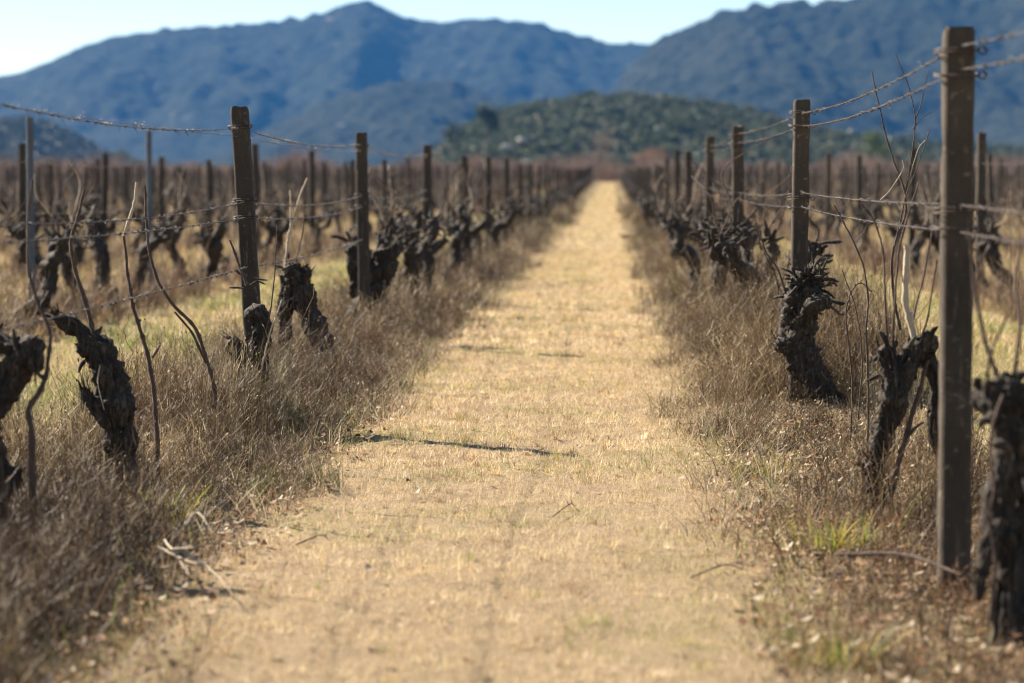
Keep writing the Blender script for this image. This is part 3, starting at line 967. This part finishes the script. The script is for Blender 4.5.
# loose canes growing from the ground ----------------------------------
def lone_cane(label, d, stems, seed, group=None):
    b0 = unproj(stems[0][0][0][0], stems[0][0][0][1], d)
    off = np.array([b0[0], d, float(gz(d))])
    root = link("bare_shoot", None); root.location = off
    tag(root, label, "vine shoot", group)
    for q, (cp, r0, r1, mt) in enumerate(stems):
        pts = [unproj(x, y, d + dd) - off for x, y, dd in cp]
        if q == 0: pts[0][2] = -.05
        link("cane", cane_mesh(pts, r0, r1, M[mt], seed + q), root)
GS = "bare shoots in the left weeds"
lone_cane("straight knobbly brown shoot with a pale bent top, right of the gnarled stump", 1.56 * S_,
          [([(158, 500, 0), (157, 440, 0), (153, 385, 0), (145, 345, 0), (134, 310, 0), (128, 275, 0), (124, 236, .02)], .0095, .0045, 'cane'),
           ([(124, 236, .02), (131, 215, .02), (135, 200, .02), (137, 182, .02)], .006, .005, 'palecane'),
           ([(152, 358, 0), (160, 345, 0)], .005, .003, 'cane')], 301, GS)
lone_cane("long arching dark shoot bending left in front of the thin grey post", 1.74 * S_,
          [([(220, 450, 0), (216, 400, 0), (208, 365, 0), (195, 328, 0), (176, 308, 0), (160, 285, 0), (150, 255, .02), (146, 215, .02), (145, 186, .02)], .0085, .004, 'cane'),
           ([(176, 308, 0), (162, 290, .03), (155, 268, .03)], .004, .002, 'cane'),
           ([(206, 362, 0), (198, 345, -.05), (190, 330, -.05), (175, 312, -.05)], .006, .004, 'cane')], 311, GS)
GT = "bare shoots in the right weeds"
lone_cane("thin branching bare sapling reaching over the wires, left of the tall near post", 1.72 * S_,
          [([(868, 440, 0), (868, 380, 0), (866, 330, 0), (868, 300, .03), (862, 262, .05), (845, 225, .08), (834, 205, .1)], .005, .0025, 'cane'),
           ([(900, 330, 0), (893, 290, 0), (893, 250, 0), (905, 215, .05), (904, 190, .05), (890, 150, .1), (880, 110, .1), (872, 72, .1)], .006, .002, 'cane'),
           ([(904, 200, .05), (910, 170, .05), (915, 120, .05), (908, 85, .05), (896, 55, .05)], .003, .0015, 'cane'),
           ([(893, 255, 0), (905, 200, 0), (918, 165, 0), (930, 130, 0)], .003, .0015, 'cane'),
           ([(880, 200, 0), (890, 190, 0), (903, 170, 0), (902, 160, 0)], .0025, .0015, 'palecane'),
           ([(915, 120, .05), (922, 100, .05), (928, 70, .05)], .0022, .0012, 'cane'),
           ([(912, 130, .05), (922, 118, .05), (932, 112, .05)], .0022, .0012, 'cane'),
           ([(908, 180, .05), (918, 150, .05), (925, 140, .05)], .0025, .0012, 'palecane')], 331, GT)
lone_cane("arching reddish bramble stem in the weeds right of the spurred vine", 1.8 * S_,
          [([(850, 440, 0), (852, 380, 0), (846, 320, 0), (850, 295, 0), (860, 283, 0), (872, 292, 0)], .004, .002, 'cane'),
           ([(858, 420, 0), (862, 360, 0), (856, 310, 0), (842, 270, 0)], .0035, .0018, 'cane')], 341, GT)
lone_cane("forked bare twig standing in front of the second right vine gap", 2.35 * S_,
          [([(782, 330, 0), (778, 290, 0), (768, 262, 0), (758, 235, 0), (755, 215, 0)], .005, .003, 'cane'),
           ([(778, 290, 0), (787, 268, 0), (790, 250, 0)], .004, .003, 'cane')], 351, GT)

# ------------------------------------------------------------------ grass and weeds
def stems(x, y, h, az, lean, K=4, pw=1.6, z=None):
    t = np.linspace(0, 1, K)[None]
    hx = (h * np.sin(lean))[:, None] * t ** pw
    P = np.stack([x[:, None] + np.cos(az)[:, None] * hx, y[:, None] + np.sin(az)[:, None] * hx,
                  (gz(y) if z is None else z)[:, None] - .005 + (h * np.cos(lean))[:, None] * t + .02 * np.sin(t * 3) * h[:, None]], -1)
    return P
def pick(pal, p, n, v=.18):
    pal = np.array(pal)
    return pal[rng.choice(len(pal), n, p=p)] * rng.uniform(1 - v, 1 + v, (n, 1))
def blades(a, x, y, h, wd, lean_lo, lean_hi, col, K=3, z=None):
    n = len(x)
    az = rng.random(n) * 2 * np.pi
    P = stems(x, y, h, az, rng.uniform(lean_lo, lean_hi, n), K, 1.6, z)
    W = wd[:, None] * np.linspace(1, .25, K)[None]
    a.add(*ribbons(P, W, az + np.pi / 2 + rng.normal(0, .7, n), col))

STRAW = [(.575, .425, .235), (.485, .34, .17), (.69, .555, .355), (.28, .178, .095), (.22, .24, .06), (.33, .30, .09)]
def patch(x, y, f, s):
    """smooth 0..1 patchiness"""
    return np.array([.5 + .5 * mnoise.noise(Vector((p * f, q * f, s))) for p, q in zip(x, y)])

# path: short mown dry grass
a = Acc()
for y0, y1, dens, wd, hh in ((3.6, 9, 12500, .0019, .034), (9, 16, 9000, .0027, .038), (16, 40, 2300, .0055, .046), (40, 90, 330, .016, .06), (90, 205, 90, .04, .08)):
    n = int((PB - PA) * (y1 - y0) * dens)
    y = rng.uniform(y0, y1, n)
    x = PA - .12 + rng.random(n) * (PB - PA + .24)
    x = x + wob(y, 2)
    kp = rng.random(n) < .7 + .7 * patch(x, y, 2.2, 6.0) + (y > 16)      # worn thin places
    x, y = x[kp], y[kp]; n = len(x)
    g = patch(x, y, 1.1, 3.0)
    c = pick(STRAW, [.33, .25, .17, .19, .03, .03], n)
    gm = (g > .55) & (rng.random(n) < .45)
    c[gm] = pick([(.22, .24, .06), (.30, .29, .08)], [.5, .5], gm.sum())
    tone = patch(x, y, 2.6, 9.0) * .6 + patch(x, y, .9, 14.0) * .4           # older and newer thatch
    c = c * (.56 + .96 * tone)[:, None]
    zb = gz(y) + (relief(x, y) if y0 < 34 else 0)
    hv = hh * rng.uniform(.3, 1.3, n) * (.35 + 1.1 * patch(x, y, 6.0, 1.0))
    blades(a, x, y, hv, wd * rng.uniform(.5, 1.5, n), .15, 1.5, c, z=zb)
    if y0 < 34:                                       # little tussocks
        m_ = int((PB - PA) * (y1 - y0) * (60 if y0 < 9 else 80 if y0 < 16 else 30))
        cx, cy = PA + rng.random(m_) * (PB - PA), rng.uniform(y0, y1, m_)
        r_ = np.repeat(np.arange(m_), 34)
        N = len(r_)
        th = rng.random(N) * 6.28; rr = np.abs(rng.normal(0, .014, N)) * (1 if y0 < 16 else 1.8)
        x, y = cx[r_] + np.cos(th) * rr, cy[r_] + np.sin(th) * rr
        cc = pick(STRAW, [.34, .26, .2, .14, .03, .03], m_, .25)[r_] * rng.uniform(.8, 1.2, (N, 1))
        zc = (gz(cy) + relief(cx, cy))[r_]
        hs = (rng.uniform(.4, 1.2, m_) * hh)[r_] * rng.uniform(.5, 1.2, N)
        P = stems(x, y, hs, th + rng.normal(0, .4, N), rng.uniform(.1, 1.3, N), 3, 1.6, zc)
        a.add(*ribbons(P, (wd * rng.uniform(.6, 1.4, N))[:, None] * np.array([[1, .7, .2]]), rng.random(N) * 3.14, cc))
o = link("path_grass", a.mesh("path_grass", M['dry']))
tag(o, "short dry straw-coloured mown grass on the path", "grass", kind="stuff")

def rag(x, y, side):
    """ragged edge of the verge along the path"""
    s = 2.0 * side
    e = .10 * np.sin(y * 1.9 + s) + .07 * np.sin(y * 4.3 + 2 * s) + .06 * np.sin(y * .73 + s) + .04 * np.sin(y * 9.7)
    d = np.abs(x - (PA if side < 0 else PB))
    return x + e * np.clip(1 - d / .45, 0, 1)

def weeds(a, x, y, h, nst, nb, wd, pal, pp, lean=.55, heads=True, pc=None):
    """dry branching weeds: stems, branchlets and seed heads"""
    n = len(x)
    r = np.repeat(np.arange(n), nst)
    N = len(r)
    hh = h[r] * rng.uniform(.45, 1.05, N)
    az = rng.random(N) * 2 * np.pi
    X, Y = x[r] + rng.normal(0, .03, N), y[r] + rng.normal(0, .03, N)
    ln = np.abs(rng.normal(0, lean, N)).clip(0, 1.3)
    if pc is None: pc = np.array(pal)[rng.choice(len(pal), n, p=pp)]
    c = pc[r] * rng.uniform(.75, 1.25, (N, 1))
    P = stems(X, Y, hh, az, ln, 5, 1.5)
    W = (wd * rng.uniform(.7, 1.3, N))[:, None] * np.linspace(1, .45, 5)[None]
    a.add(*ribbons(P, W, rng.random(N) * np.pi, c))
    if nb:
        s = np.repeat(np.arange(N), nb)
        B = len(s)
        t = rng.uniform(.3, 1, B) * 3.99
        i = t.astype(int); u = (t - i)[:, None]
        p0 = P[s, i] * (1 - u) + P[s, i + 1] * u
        L = hh[s] * rng.uniform(.10, .30, B)
        th = rng.random(B) * 2 * np.pi; el = rng.uniform(.2, 1.3, B)
        d = np.stack([np.cos(th) * np.cos(el), np.sin(th) * np.cos(el), np.sin(el)], -1)
        p2 = p0 + d * L[:, None]
        p1 = (p0 + p2) / 2 + np.stack([np.cos(th), np.sin(th), 0 * th], -1) * (L * .12)[:, None]
        Q = np.stack([p0, p1, p2], 1)
        Wb = (wd * .75 * rng.uniform(.6, 1.2, B))[:, None] * np.array([[1, .8, .5]])
        a.add(*ribbons(Q, Wb, rng.random(B) * np.pi, c[s]))
        if heads:
            k = rng.random(B) < .30
            q0 = p2[k]; m_ = len(q0)
            hl = rng.uniform(.006, .016, m_)
            H = np.stack([q0, q0 + d[k] * hl[:, None] * .5, q0 + d[k] * hl[:, None]], 1)
            Wh = (wd * rng.uniform(1.2, 2.6, m_))[:, None] * np.array([[.4, 1, .3]])
            a.add(*ribbons(H, Wh, rng.random(m_) * np.pi, c[s][k] * rng.uniform(.9, 1.5, (m_, 1))))

WPAL = [(.13, .085, .044), (.22, .155, .082), (.062, .040, .021), (.46, .35, .20), (.14, .074, .036)]
WP = [.33, .22, .22, .11, .12]
# weeds along both edges of the path
for side, nm in ((-1, "left"), (1, "right")):
    a = Acc(); g = Acc()
    xr = row_x(side, 0)
    for y0, y1, dens, wd, nst, nb in ((3.8, 8, 85, .0032, 12, 5), (8, 17, 95, .0034, 14, 6), (17, 34, 46, .0058, 12, 5), (34, 80, 11, .012, 9, 3), (80, 204, 4, .03, 8, 0)):
        lo, hi = (xr - .62, PA - .02) if side < 0 else (PB - .06, xr + .62)
        n = int((hi - lo) * (y1 - y0) * dens)
        x = rng.uniform(lo, hi, n); y = rng.uniform(y0, y1, n)
        e = np.clip((PA - x) / .45 if side < 0 else (x - PB) / .35, .12, 1)      # plants get shorter at the path's edge
        x = rag(x, y, side)
        p = patch(x, y, .9, 8.0 + side)
        k = (rng.random(n) < .15 + 1.3 * p)
        h = (.40 if side < 0 else .50) * e * (.30 + 1.25 * p) * rng.uniform(.6, 1.15, n) * np.interp(y, [6.5, 9], [.5 if side < 0 else .38, 1])
        if side > 0: h *= np.where((x > .64) & (y > 8.4) & (y < 11.95), .2, 1) * np.where((x > .6) & (y < 7.2), .45, 1)
        if side > 0: h *= np.where((y > 10) & (y < 24), 1.3, 1)
        weeds(a, x[k], y[k], h[k], nst, nb, wd, WPAL, WP)
        # long dry grass lying between them
        n = int((hi - lo + .15) * (y1 - y0) * dens * 16)
        x = rng.uniform(lo - .05, hi + .1, n) if side < 0 else rng.uniform(lo - .1, hi + .05, n)
        y = rng.uniform(y0, y1, n)
        x = rag(x, y, side)
        c = pick([(.46, .36, .23), (.31, .225, .14), (.17, .115, .07), (.11, .13, .04), (.25, .235, .08)], [.24, .28, .28, .11, .09], n, .25)
        hl = np.where((x > .6) & (y < 7.2), .5, 1.) * np.where((x > .64) & (y > 8.4) & (y < 11.95), .55, 1.)
        if y0 < 8:
            rc = rng.random(n) < .62
            c[rc] = pick([(.13, .085, .05), (.20, .12, .065), (.09, .058, .036), (.26, .15, .07), (.14, .15, .045)], [.3, .25, .2, .13, .12], rc.sum(), .3)
        blades(g, x, y, rng.uniform(.04, .20, n) * hl * (1 if y0 < 40 else 1.6), wd * 1.0 * rng.uniform(.6, 1.5, n), .4, 1.45, c, 4)
    for y0, y1, per, sig, wd in ((8.2, 18, 6.5, .10, .0026), (18, 45, 4.2, .13, .006), (45, 90, 2, .16, .014)):   # dense twiggy bushes
        nc = int((y1 - y0) * per)
        cx = rng.uniform(xr - .40, PA - .10, nc) if side < 0 else rng.uniform(PB + .06, xr + .42, nc)
        cy = rng.uniform(y0 + (1.2 if side > 0 and y0 < 10 else 0), y1, nc)
        ch = rng.uniform(.24, .52, nc) if side < 0 else rng.uniform(.30, .62, nc)
        ch *= np.clip(np.abs(cx - (PA if side < 0 else PB)) / .3, .45, 1)
        if side > 0: ch *= np.where((cx > .60) & (cy < 11.95), .2, 1)
        cx = rag(cx, cy, side)
        ch *= rng.uniform(.6, 1.2, nc)
        q_ = np.repeat(np.arange(nc), 14)
        cp = pick([(.080, .051, .029), (.13, .086, .050), (.21, .15, .088), (.40, .30, .175), (.14, .135, .05)], [.32, .26, .18, .18, .06], nc)[q_] * rng.uniform(.75, 1.3, (len(q_), 1))
        weeds(a, cx[q_] + rng.normal(0, sig, len(q_)), cy[q_] + rng.normal(0, sig * 1.3, len(q_)), ch[q_] * rng.uniform(.6, 1.1, len(q_)), 6, 13 if y0 < 18 else 7, wd,
              [(.12, .082, .055), (.17, .122, .082), (.24, .18, .125), (.36, .28, .19)], [.36, .30, .22, .12], .5, True, cp)
    if side < 0:                                     # dead undergrowth in the near corner, colours darkened to paint its shade
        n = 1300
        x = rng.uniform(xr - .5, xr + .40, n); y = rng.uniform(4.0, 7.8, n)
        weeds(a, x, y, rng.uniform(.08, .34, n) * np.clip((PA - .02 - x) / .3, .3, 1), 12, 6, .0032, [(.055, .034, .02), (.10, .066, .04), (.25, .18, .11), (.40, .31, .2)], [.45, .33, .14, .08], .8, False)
    else:
        n = 420
        x = rng.uniform(PB + .12, xr + .6, n); y = rng.uniform(4.0, 8.4, n)
        weeds(a, x, y, rng.uniform(.05, .17, n), 11, 6, .003, [(.09, .055, .034), (.15, .095, .058), (.24, .13, .06), (.36, .28, .18)], [.4, .3, .18, .12], .85, False)
    tag(link("verge_weeds", a.mesh("verge_weeds", M['weed'])), f"dry brown branching weeds under the vines on the {nm} edge of the path", "weeds", kind="stuff")
    tag(link("verge_grass", g.mesh("verge_grass", M['dry'])), f"tangled dry grass at the foot of the {nm} weeds", "grass", kind="stuff")

# strips between the first and second rows
for side, nm in ((-1, "left"), (1, "right")):
    a = Acc()
    x0, x1 = sorted((row_x(side, 0) + side * .5, row_x(side, 1) - side * .45))
    for y0, y1, dens, wd, hh in ((6, 16, 2600, .004, .05), (16, 40, 700, .009, .07), (40, 100, 110, .025, .09)):
        n = int((x1 - x0) * (y1 - y0) * dens)
        x = rng.uniform(x0, x1, n); y = rng.uniform(y0, y1, n)
        k = in_view(x, y); x, y = x[k], y[k]; n = len(x)
        g = patch(x, y, .8, 5.0)
        c = pick(STRAW, [.24, .22, .1, .12, .14, .18], n)
        gm = rng.random(n) < np.clip((g - .38) * 1.8, 0, .75) * (1 if side < 0 else .8)
        c[gm] = pick([(.15, .19, .045), (.24, .26, .065), (.30, .30, .08)], [.35, .4, .25], gm.sum())
        blades(a, x, y, hh * rng.uniform(.5, 1.7, n), wd * rng.uniform(.6, 1.4, n), .3, 1.35, c)
    tag(link("strip_grass", a.mesh("strip_grass", M['dry'])), f"yellow-green winter grass between the first two rows {nm} of the path", "grass", kind="stuff")

# the rest of the field
a = Acc(); g = Acc()
for side in (-1, 1):
    for k in range(1, 22):
        xr = row_x(side, k)
        for y0, y1, dens, wd, nst, nb in ((8, 24, 26, .007, 9, 4), (24, 60, 9, .016, 8, 2), (60, 206, 4.2, .035, 8, 0)):
            n = int(.95 * (y1 - y0) * dens)
            x = rng.normal(xr, .25, n); y = rng.uniform(y0, y1, n)
            m_ = in_view(x, y); x, y = x[m_], y[m_]
            if not len(x): continue
            weeds(a, x, y, rng.uniform(.18, .55, len(x)), nst, nb, wd, [(.22, .155, .095), (.31, .225, .135), (.12, .08, .052), (.18, .10, .062)], [.34, .26, .22, .18], .45, False)
            # unpruned canes standing along the row
            n = int((y1 - y0) * (2.2 if y0 < 60 else 1.5))
            x = rng.normal(xr, .15, n); y = rng.uniform(y0, y1, n)
            m_ = in_view(x, y); x, y = x[m_], y[m_]; n = len(x)
            if n:
                az = rng.random(n) * 6.28
                P = stems(x, y, rng.uniform(.6, 1.25, n), az, np.abs(rng.normal(0, .3, n)), 5, 1.7)
                a.add(*ribbons(P, np.full((n, 1), wd * 1.0) * np.linspace(1, .5, 5)[None], rng.random(n) * 3.14, pick([(.11, .075, .052), (.18, .122, .085), (.34, .27, .20)], [.5, .38, .12], n)))
n = 300000
y = np.exp(rng.uniform(np.log(9), np.log(215), n))
x = rng.uniform(-.285, .20, n) * y
kk = ((x < row_x(-1, 1) + .3) | (x > row_x(1, 1) - .3))
x, y = x[kk], y[kk]; n = len(x)
c = pick([(.40, .28, .14), (.30, .20, .10), (.48, .36, .2), (.20, .19, .06), (.28, .26, .085)], [.33, .3, .15, .12, .10], n)
blades(g, x, y, rng.uniform(.04, .14, n) * np.clip(y / 25, 1, 2.5), .00045 * y * rng.uniform(.6, 1.5, n), .2, 1.3, c)
tag(link("field_weeds", a.mesh("field_weeds", M['weed'])), "brown weeds and bare canes standing along the farther vine rows", "weeds", kind="stuff")
tag(link("field_grass", g.mesh("field_grass", M['dry'])), "dry grass covering the farther vineyard", "grass", kind="stuff")

# fallen leaves and bits on the near ground
n = 7500
y = rng.uniform(3.9, 12, n)
sd = rng.random(n) < .72
x = np.where(sd, rng.choice([-1.35, .85], n, p=[.4, .6]) + rng.normal(0, .38, n), rng.uniform(-1.3, .7, n))
kp = ~((x > PA + .15) & (x < PB - .15)) | (rng.random(n) < .05)
x, y = x[kp], y[kp]; n = len(x)
L = rng.uniform(.012, .04, n)
z0 = gz(y) + rng.uniform(.008, .06, n)
th = rng.random(n) * 6.28
t = np.linspace(-.5, .5, 4)[None]
P = np.stack([x[:, None] + np.cos(th)[:, None] * t * L[:, None], y[:, None] + np.sin(th)[:, None] * t * L[:, None],
              z0[:, None] + rng.uniform(-.4, .4, n)[:, None] * t * L[:, None] + .012 * rng.random(n)[:, None] * (4 * t * t)], -1)
V, F, C = ribbons(P, (L * rng.uniform(.4, .8, n))[:, None] * np.array([[.35, 1, .9, .2]]), th + 1.57,
                  pick([(.22, .12, .06), (.34, .23, .13), (.5, .4, .28), (.12, .075, .05)], [.35, .3, .15, .2], n))
tag(link("leaf_litter", np_mesh("leaf_litter", V, [F], M['dry'], C)), "dead brown leaves scattered in the verges", "leaves", kind="stuff")

# ------------------------------------------------------------------ small single things
def tuft(px, py, label, n=130, h=.13, pal=((.13, .17, .03), (.34, .31, .05), (.34, .19, .05), (.36, .28, .13)), sp=.07):
    d = CAM_H * FPX / (py - 185)
    p = unproj(px, py, d)
    a = Acc()
    x = np.clip(rng.normal(0, sp, n), -1.35 * sp, 1.35 * sp); y = np.clip(rng.normal(0, sp * .8, n), -1.1 * sp, 1.1 * sp)
    az = np.arctan2(y, x) + rng.normal(0, .5, n)
    P = stems(x, y, h * rng.uniform(.5, 1.2, n), az, rng.uniform(.2, 1.1, n), 4, 1.6, np.zeros(n))
    a.add(*ribbons(P, rng.uniform(.003, .007, n)[:, None] * np.array([[1, 1, .7, .15]]), az + 1.57 + rng.normal(0, .4, n), pick(pal, [.3, .3, .2, .2], n)))
    o = link("grass_tuft", a.mesh("grass_tuft", M['dry']))
    o.location = (p[0], d, float(gz(d)))
    tag(o, label, "grass tuft", "green grass tufts")
tuft(142, 535, "green and rusty grass tuft below the gnarled stump, left verge", 220, .16, sp=.10)
tuft(830, 553, "bright yellow-green tuft at the foot of the pale-barked vine", 170, .13)
tuft(760, 480, "yellow and rust tuft at the right edge of the path", 150, .10)
tuft(462, 425, "small yellow-green tuft on the path near the long post shadow", 90, .05, sp=.05)
tuft(840, 668, "yellow-brown tuft in the bottom right weeds", 170, .10)

# pale pruned twigs lying left of the path
d = CAM_H * FPX / (598 - 185)
tw = [[(158, 576, 0), (185, 590, 0), (215, 601, 0), (236, 606, 0)], [(165, 581, .02), (178, 600, .02), (190, 612, 0)], [(172, 588, .0), (205, 596, .03), (222, 597, .05)],
      [(180, 594, 0), (210, 606, -.02), (232, 620, -.05)], [(186, 590, .05), (198, 588, .08), (214, 600, .05)]]
base = unproj(195, 598, d)
for q, t in enumerate(tw):
    pts = [unproj(x_, y_, CAM_H * FPX / (y_ - 185)) for x_, y_, e in t]
    pts = np.array([(p[0], p[1], float(gz(p[1])) + .07 + .012 * q + e) for p, (_, _, e) in zip(pts, t)])
    c0 = pts[0].copy()
    o = link("pruned_twig", cane_mesh(pts - c0, .0034, .0012, M['palecane'], 500 + q))
    o.location = c0
    tag(o, ["longest pale twig lying across the bundle on the left verge", "short pale twig pointing down at the camera in the twig bundle",
            "pale twig lying highest on the right of the bundle", "pale twig reaching lowest and farthest right from the bundle", "small crooked pale twig on top of the bundle"][q],
        "twig", "pale pruned twigs")
for q, (x0, y0, x1, y1, lab) in enumerate(((553, 527, 574, 516, "thin dark twig lying on the right half of the path"), (296, 556, 330, 552, "short dark twig at the left edge of the path"),
                                           (690, 590, 745, 582, "grey twig lying at the right edge of the path"), (840, 590, 960, 612, "long brown branch lying under the tall near post"))):
    P0, P1 = [unproj(a_, b_, CAM_H * FPX / (b_ - 185)) for a_, b_ in ((x0, y0), (x1, y1))]
    mid = (P0 + P1) / 2 + np.array([.02, .03, .02])
    z_ = .035 if q < 3 else .10
    pts = np.array([P0 + [0, 0, z_], mid + [0, 0, z_], P1 + [0, 0, z_]])
    c0 = pts[0].copy()
    o = link("fallen_twig", cane_mesh(pts - c0, .0022 if q < 3 else .006, .0012 if q < 3 else .004, M['cane'], 600 + q)); o.location = c0
    tag(o, lab, "twig", "fallen twigs")

# ------------------------------------------------------------------ far trees
def tree(name, px, pbase, ptop, pw, D, pal, p, label, group, n=1500, bare=False, seed=0):
    rd = np.random.default_rng(seed)
    b = unproj(px, pbase, D); t = unproj(px, ptop, D)
    z0 = float(gz(D)) if D < 500 else b[2]
    H = t[2] - z0; Wd = pw / FPX * D / 2
    root = link(name, None); root.location = (b[0], D, z0)
    tag(root, label, "tree", group)
    # trunk and limbs
    a = Acc()
    tp = np.array([(0, 0, -.3), (.02 * H, 0, H * .25), (-.02 * H, .01 * H, H * .55), (0, 0, H * .9)])
    gnarl(a, tp, [H * .035, H * .026, H * .018, H * .005], seed, 8, H * .04, .1, .05)
    nl = 14
    ends = []
    for q in range(nl):
        th = rd.random() * 6.28; zz = rd.uniform(.22, .75) * H
        L = Wd * rd.uniform(.5, .95) * (1 - .5 * zz / H)
        s = np.array([0, 0, zz]); e = s + np.array([math.cos(th) * L, math.sin(th) * L, H * rd.uniform(.08, .25)])
        gnarl(a, [s, (s + e) / 2 + np.array([0, 0, .02 * H]), e], [H * .013, H * .008, H * .003], seed + q, 6, H * .05, .1, .05)
        ends.append(e)
    link("trunk", a.mesh("trunk", M['treebark'], True), root)
    ends = np.array(ends + [(0, 0, H * .85), (0, 0, H * .95)])
    c = ends[rd.integers(0, len(ends), n)]
    off = rd.normal(0, 1, (n, 3)); off /= np.linalg.norm(off, axis=1, keepdims=True)
    P0 = c + off * (rd.random((n, 1)) ** .5) * np.array([Wd * .42, Wd * .42, H * .15])
    s = H * (.03 if not bare else .05) * rd.uniform(.6, 1.4, n)
    if bare:
        th = rd.random(n) * 6.28
        d = np.stack([np.cos(th) * .5, np.sin(th) * .5, rd.uniform(.3, 1, n)], -1)
        P = np.stack([P0, P0 + d * s[:, None], P0 + d * 2 * s[:, None]], 1)
        W = np.full((n, 3), H * .004) * np.array([[1, .8, .4]])
    else:
        d = rd.normal(0, 1, (n, 3)); d /= np.linalg.norm(d, axis=1, keepdims=True)
        P = np.stack([P0, P0 + d * s[:, None] * .6, P0 + d * s[:, None] * 1.3], 1)
        W = s[:, None] * np.array([[.4, 1, .3]])
    C = np.array(pal)[rd.choice(len(pal), n, p=p)] * rd.uniform(.8, 1.2, (n, 1))
    V, F, C = ribbons(P, W, rd.random(n) * 3.14, C)
    link("crown", np_mesh("crown", V, [F], M['leaf'], C), root)

EV = [(.022, .034, .014), (.035, .05, .02), (.055, .07, .03)]
GRN = "dark evergreens on the left shoulder of the low hill"
tree("evergreen_tree", 487, 152, 106, 34, 700, EV, [.4, .4, .2], "taller dark evergreen on the left shoulder of the low hill", GRN, 2600, seed=1)
tree("evergreen_tree", 453, 158, 124, 26, 700, EV, [.4, .4, .2], "lower dark evergreen at the left foot of the low hill", GRN, 2200, seed=2)
tree("evergreen_tree", 122, 172, 150, 26, 600, EV, [.4, .4, .2], "small dark round tree at the right foot of the left hill", GRN, 1500, seed=3)
RD = [(.24, .10, .06), (.30, .14, .08), (.17, .09, .06)]
GY = [(.16, .12, .10), (.22, .17, .14), (.12, .09, .075)]
tree("russet_tree", 652, 180, 150, 46, 232, RD, [.4, .3, .3], "bushy russet tree right of the path's far end", "trees at the far end of the vineyard", 2600, True, 4)
tree("bare_tree", 603, 182, 138, 30, 260, GY, [.4, .3, .3], "pale bare tree standing at the very end of the path", "trees at the far end of the vineyard", 1500, True, 5)
tree("green_tree", 872, 172, 132, 34, 420, [(.07, .10, .03), (.11, .14, .04), (.05, .07, .025)], [.4, .3, .3], "fresh green tree beyond the right rows, below the mountain slope", "trees at the far end of the vineyard", 2200, seed=6)
# low bare hedge closing the vineyard
a = Acc()
n = 26000
x = rng.uniform(-75, 55, n); y = 214 + rng.uniform(-6, 10, n)
h = .5 + 2.6 * patch(x, y * 0, .16, 2.0) ** 1.6 + 1.6 * patch(x, y * 0, .45, 4.0) ** 1.5
P = stems(x, y, h * rng.uniform(.5, 1.1, n), rng.random(n) * 6.28, np.abs(rng.normal(0, .35, n)), 4, 1.4)
a.add(*ribbons(P, np.full((n, 1), .05) * np.array([[1, .9, .7, .4]]), rng.random(n) * 3.14, pick([(.15, .105, .085), (.21, .15, .115), (.11, .075, .065), (.22, .12, .08)], [.35, .3, .2, .15], n)))
tag(link("far_hedgerow", a.mesh("far_hedgerow", M['weed'])), "band of bare brown brush closing the far end of the vineyard", "brush", kind="stuff")

# pale limestone outcrops on the hill
V0, F0 = ico(3)
for q, (px, py, D, w_, lab) in enumerate(((506, 147, 760, 5, "lower pale rock outcrop at the left foot of the low hill"), (522, 140, 775, 5, "upper pale rock outcrop at the left foot of the low hill"))):
    c = unproj(px, py, D); s = w_ / FPX * D
    Vr = V0 * np.array([s * .9, s, s * .6])
    Vr = np.array([p * (1 + .45 * mnoise.noise(Vector(p) * .8 + Vector((q * 7, 0, 0))) + .2 * mnoise.noise(Vector(p) * 2.5)) for p in Vr])
    o = link("rock_outcrop", np_mesh("rock_outcrop", Vr, [F0], M['rock'])); o.location = c
    tag(o, lab, "rock", "pale rock outcrops")

# ------------------------------------------------------------------ haze: the air
HV = np.array([(x, y, z) for x in (-6500, 6500) for y in (-80, 5250) for z in (-9, 420)], float)
HF = np.array([(0, 1, 3, 2), (4, 6, 7, 5), (0, 4, 5, 1), (2, 3, 7, 6), (0, 2, 6, 4), (1, 5, 7, 3)])
m = bpy.data.materials.new("haze"); m.use_nodes = True
nt = m.node_tree; nt.nodes.remove(nt.nodes["Principled BSDF"])
pvn = nt.nodes.new("ShaderNodeVolumePrincipled")
pvn.inputs["Color"].default_value = (.072, .29, .72, 1)
pvn.inputs["Density"].default_value = 7.2e-5
pvn.inputs["Anisotropy"].default_value = 0.0
nt.links.new(pvn.outputs[0], nt.nodes["Material Output"].inputs["Volume"])
hz = link("haze", np_mesh("haze", HV, [HF], m))
tag(hz, "pale blue haze lying in front of the mountains", kind="stuff")
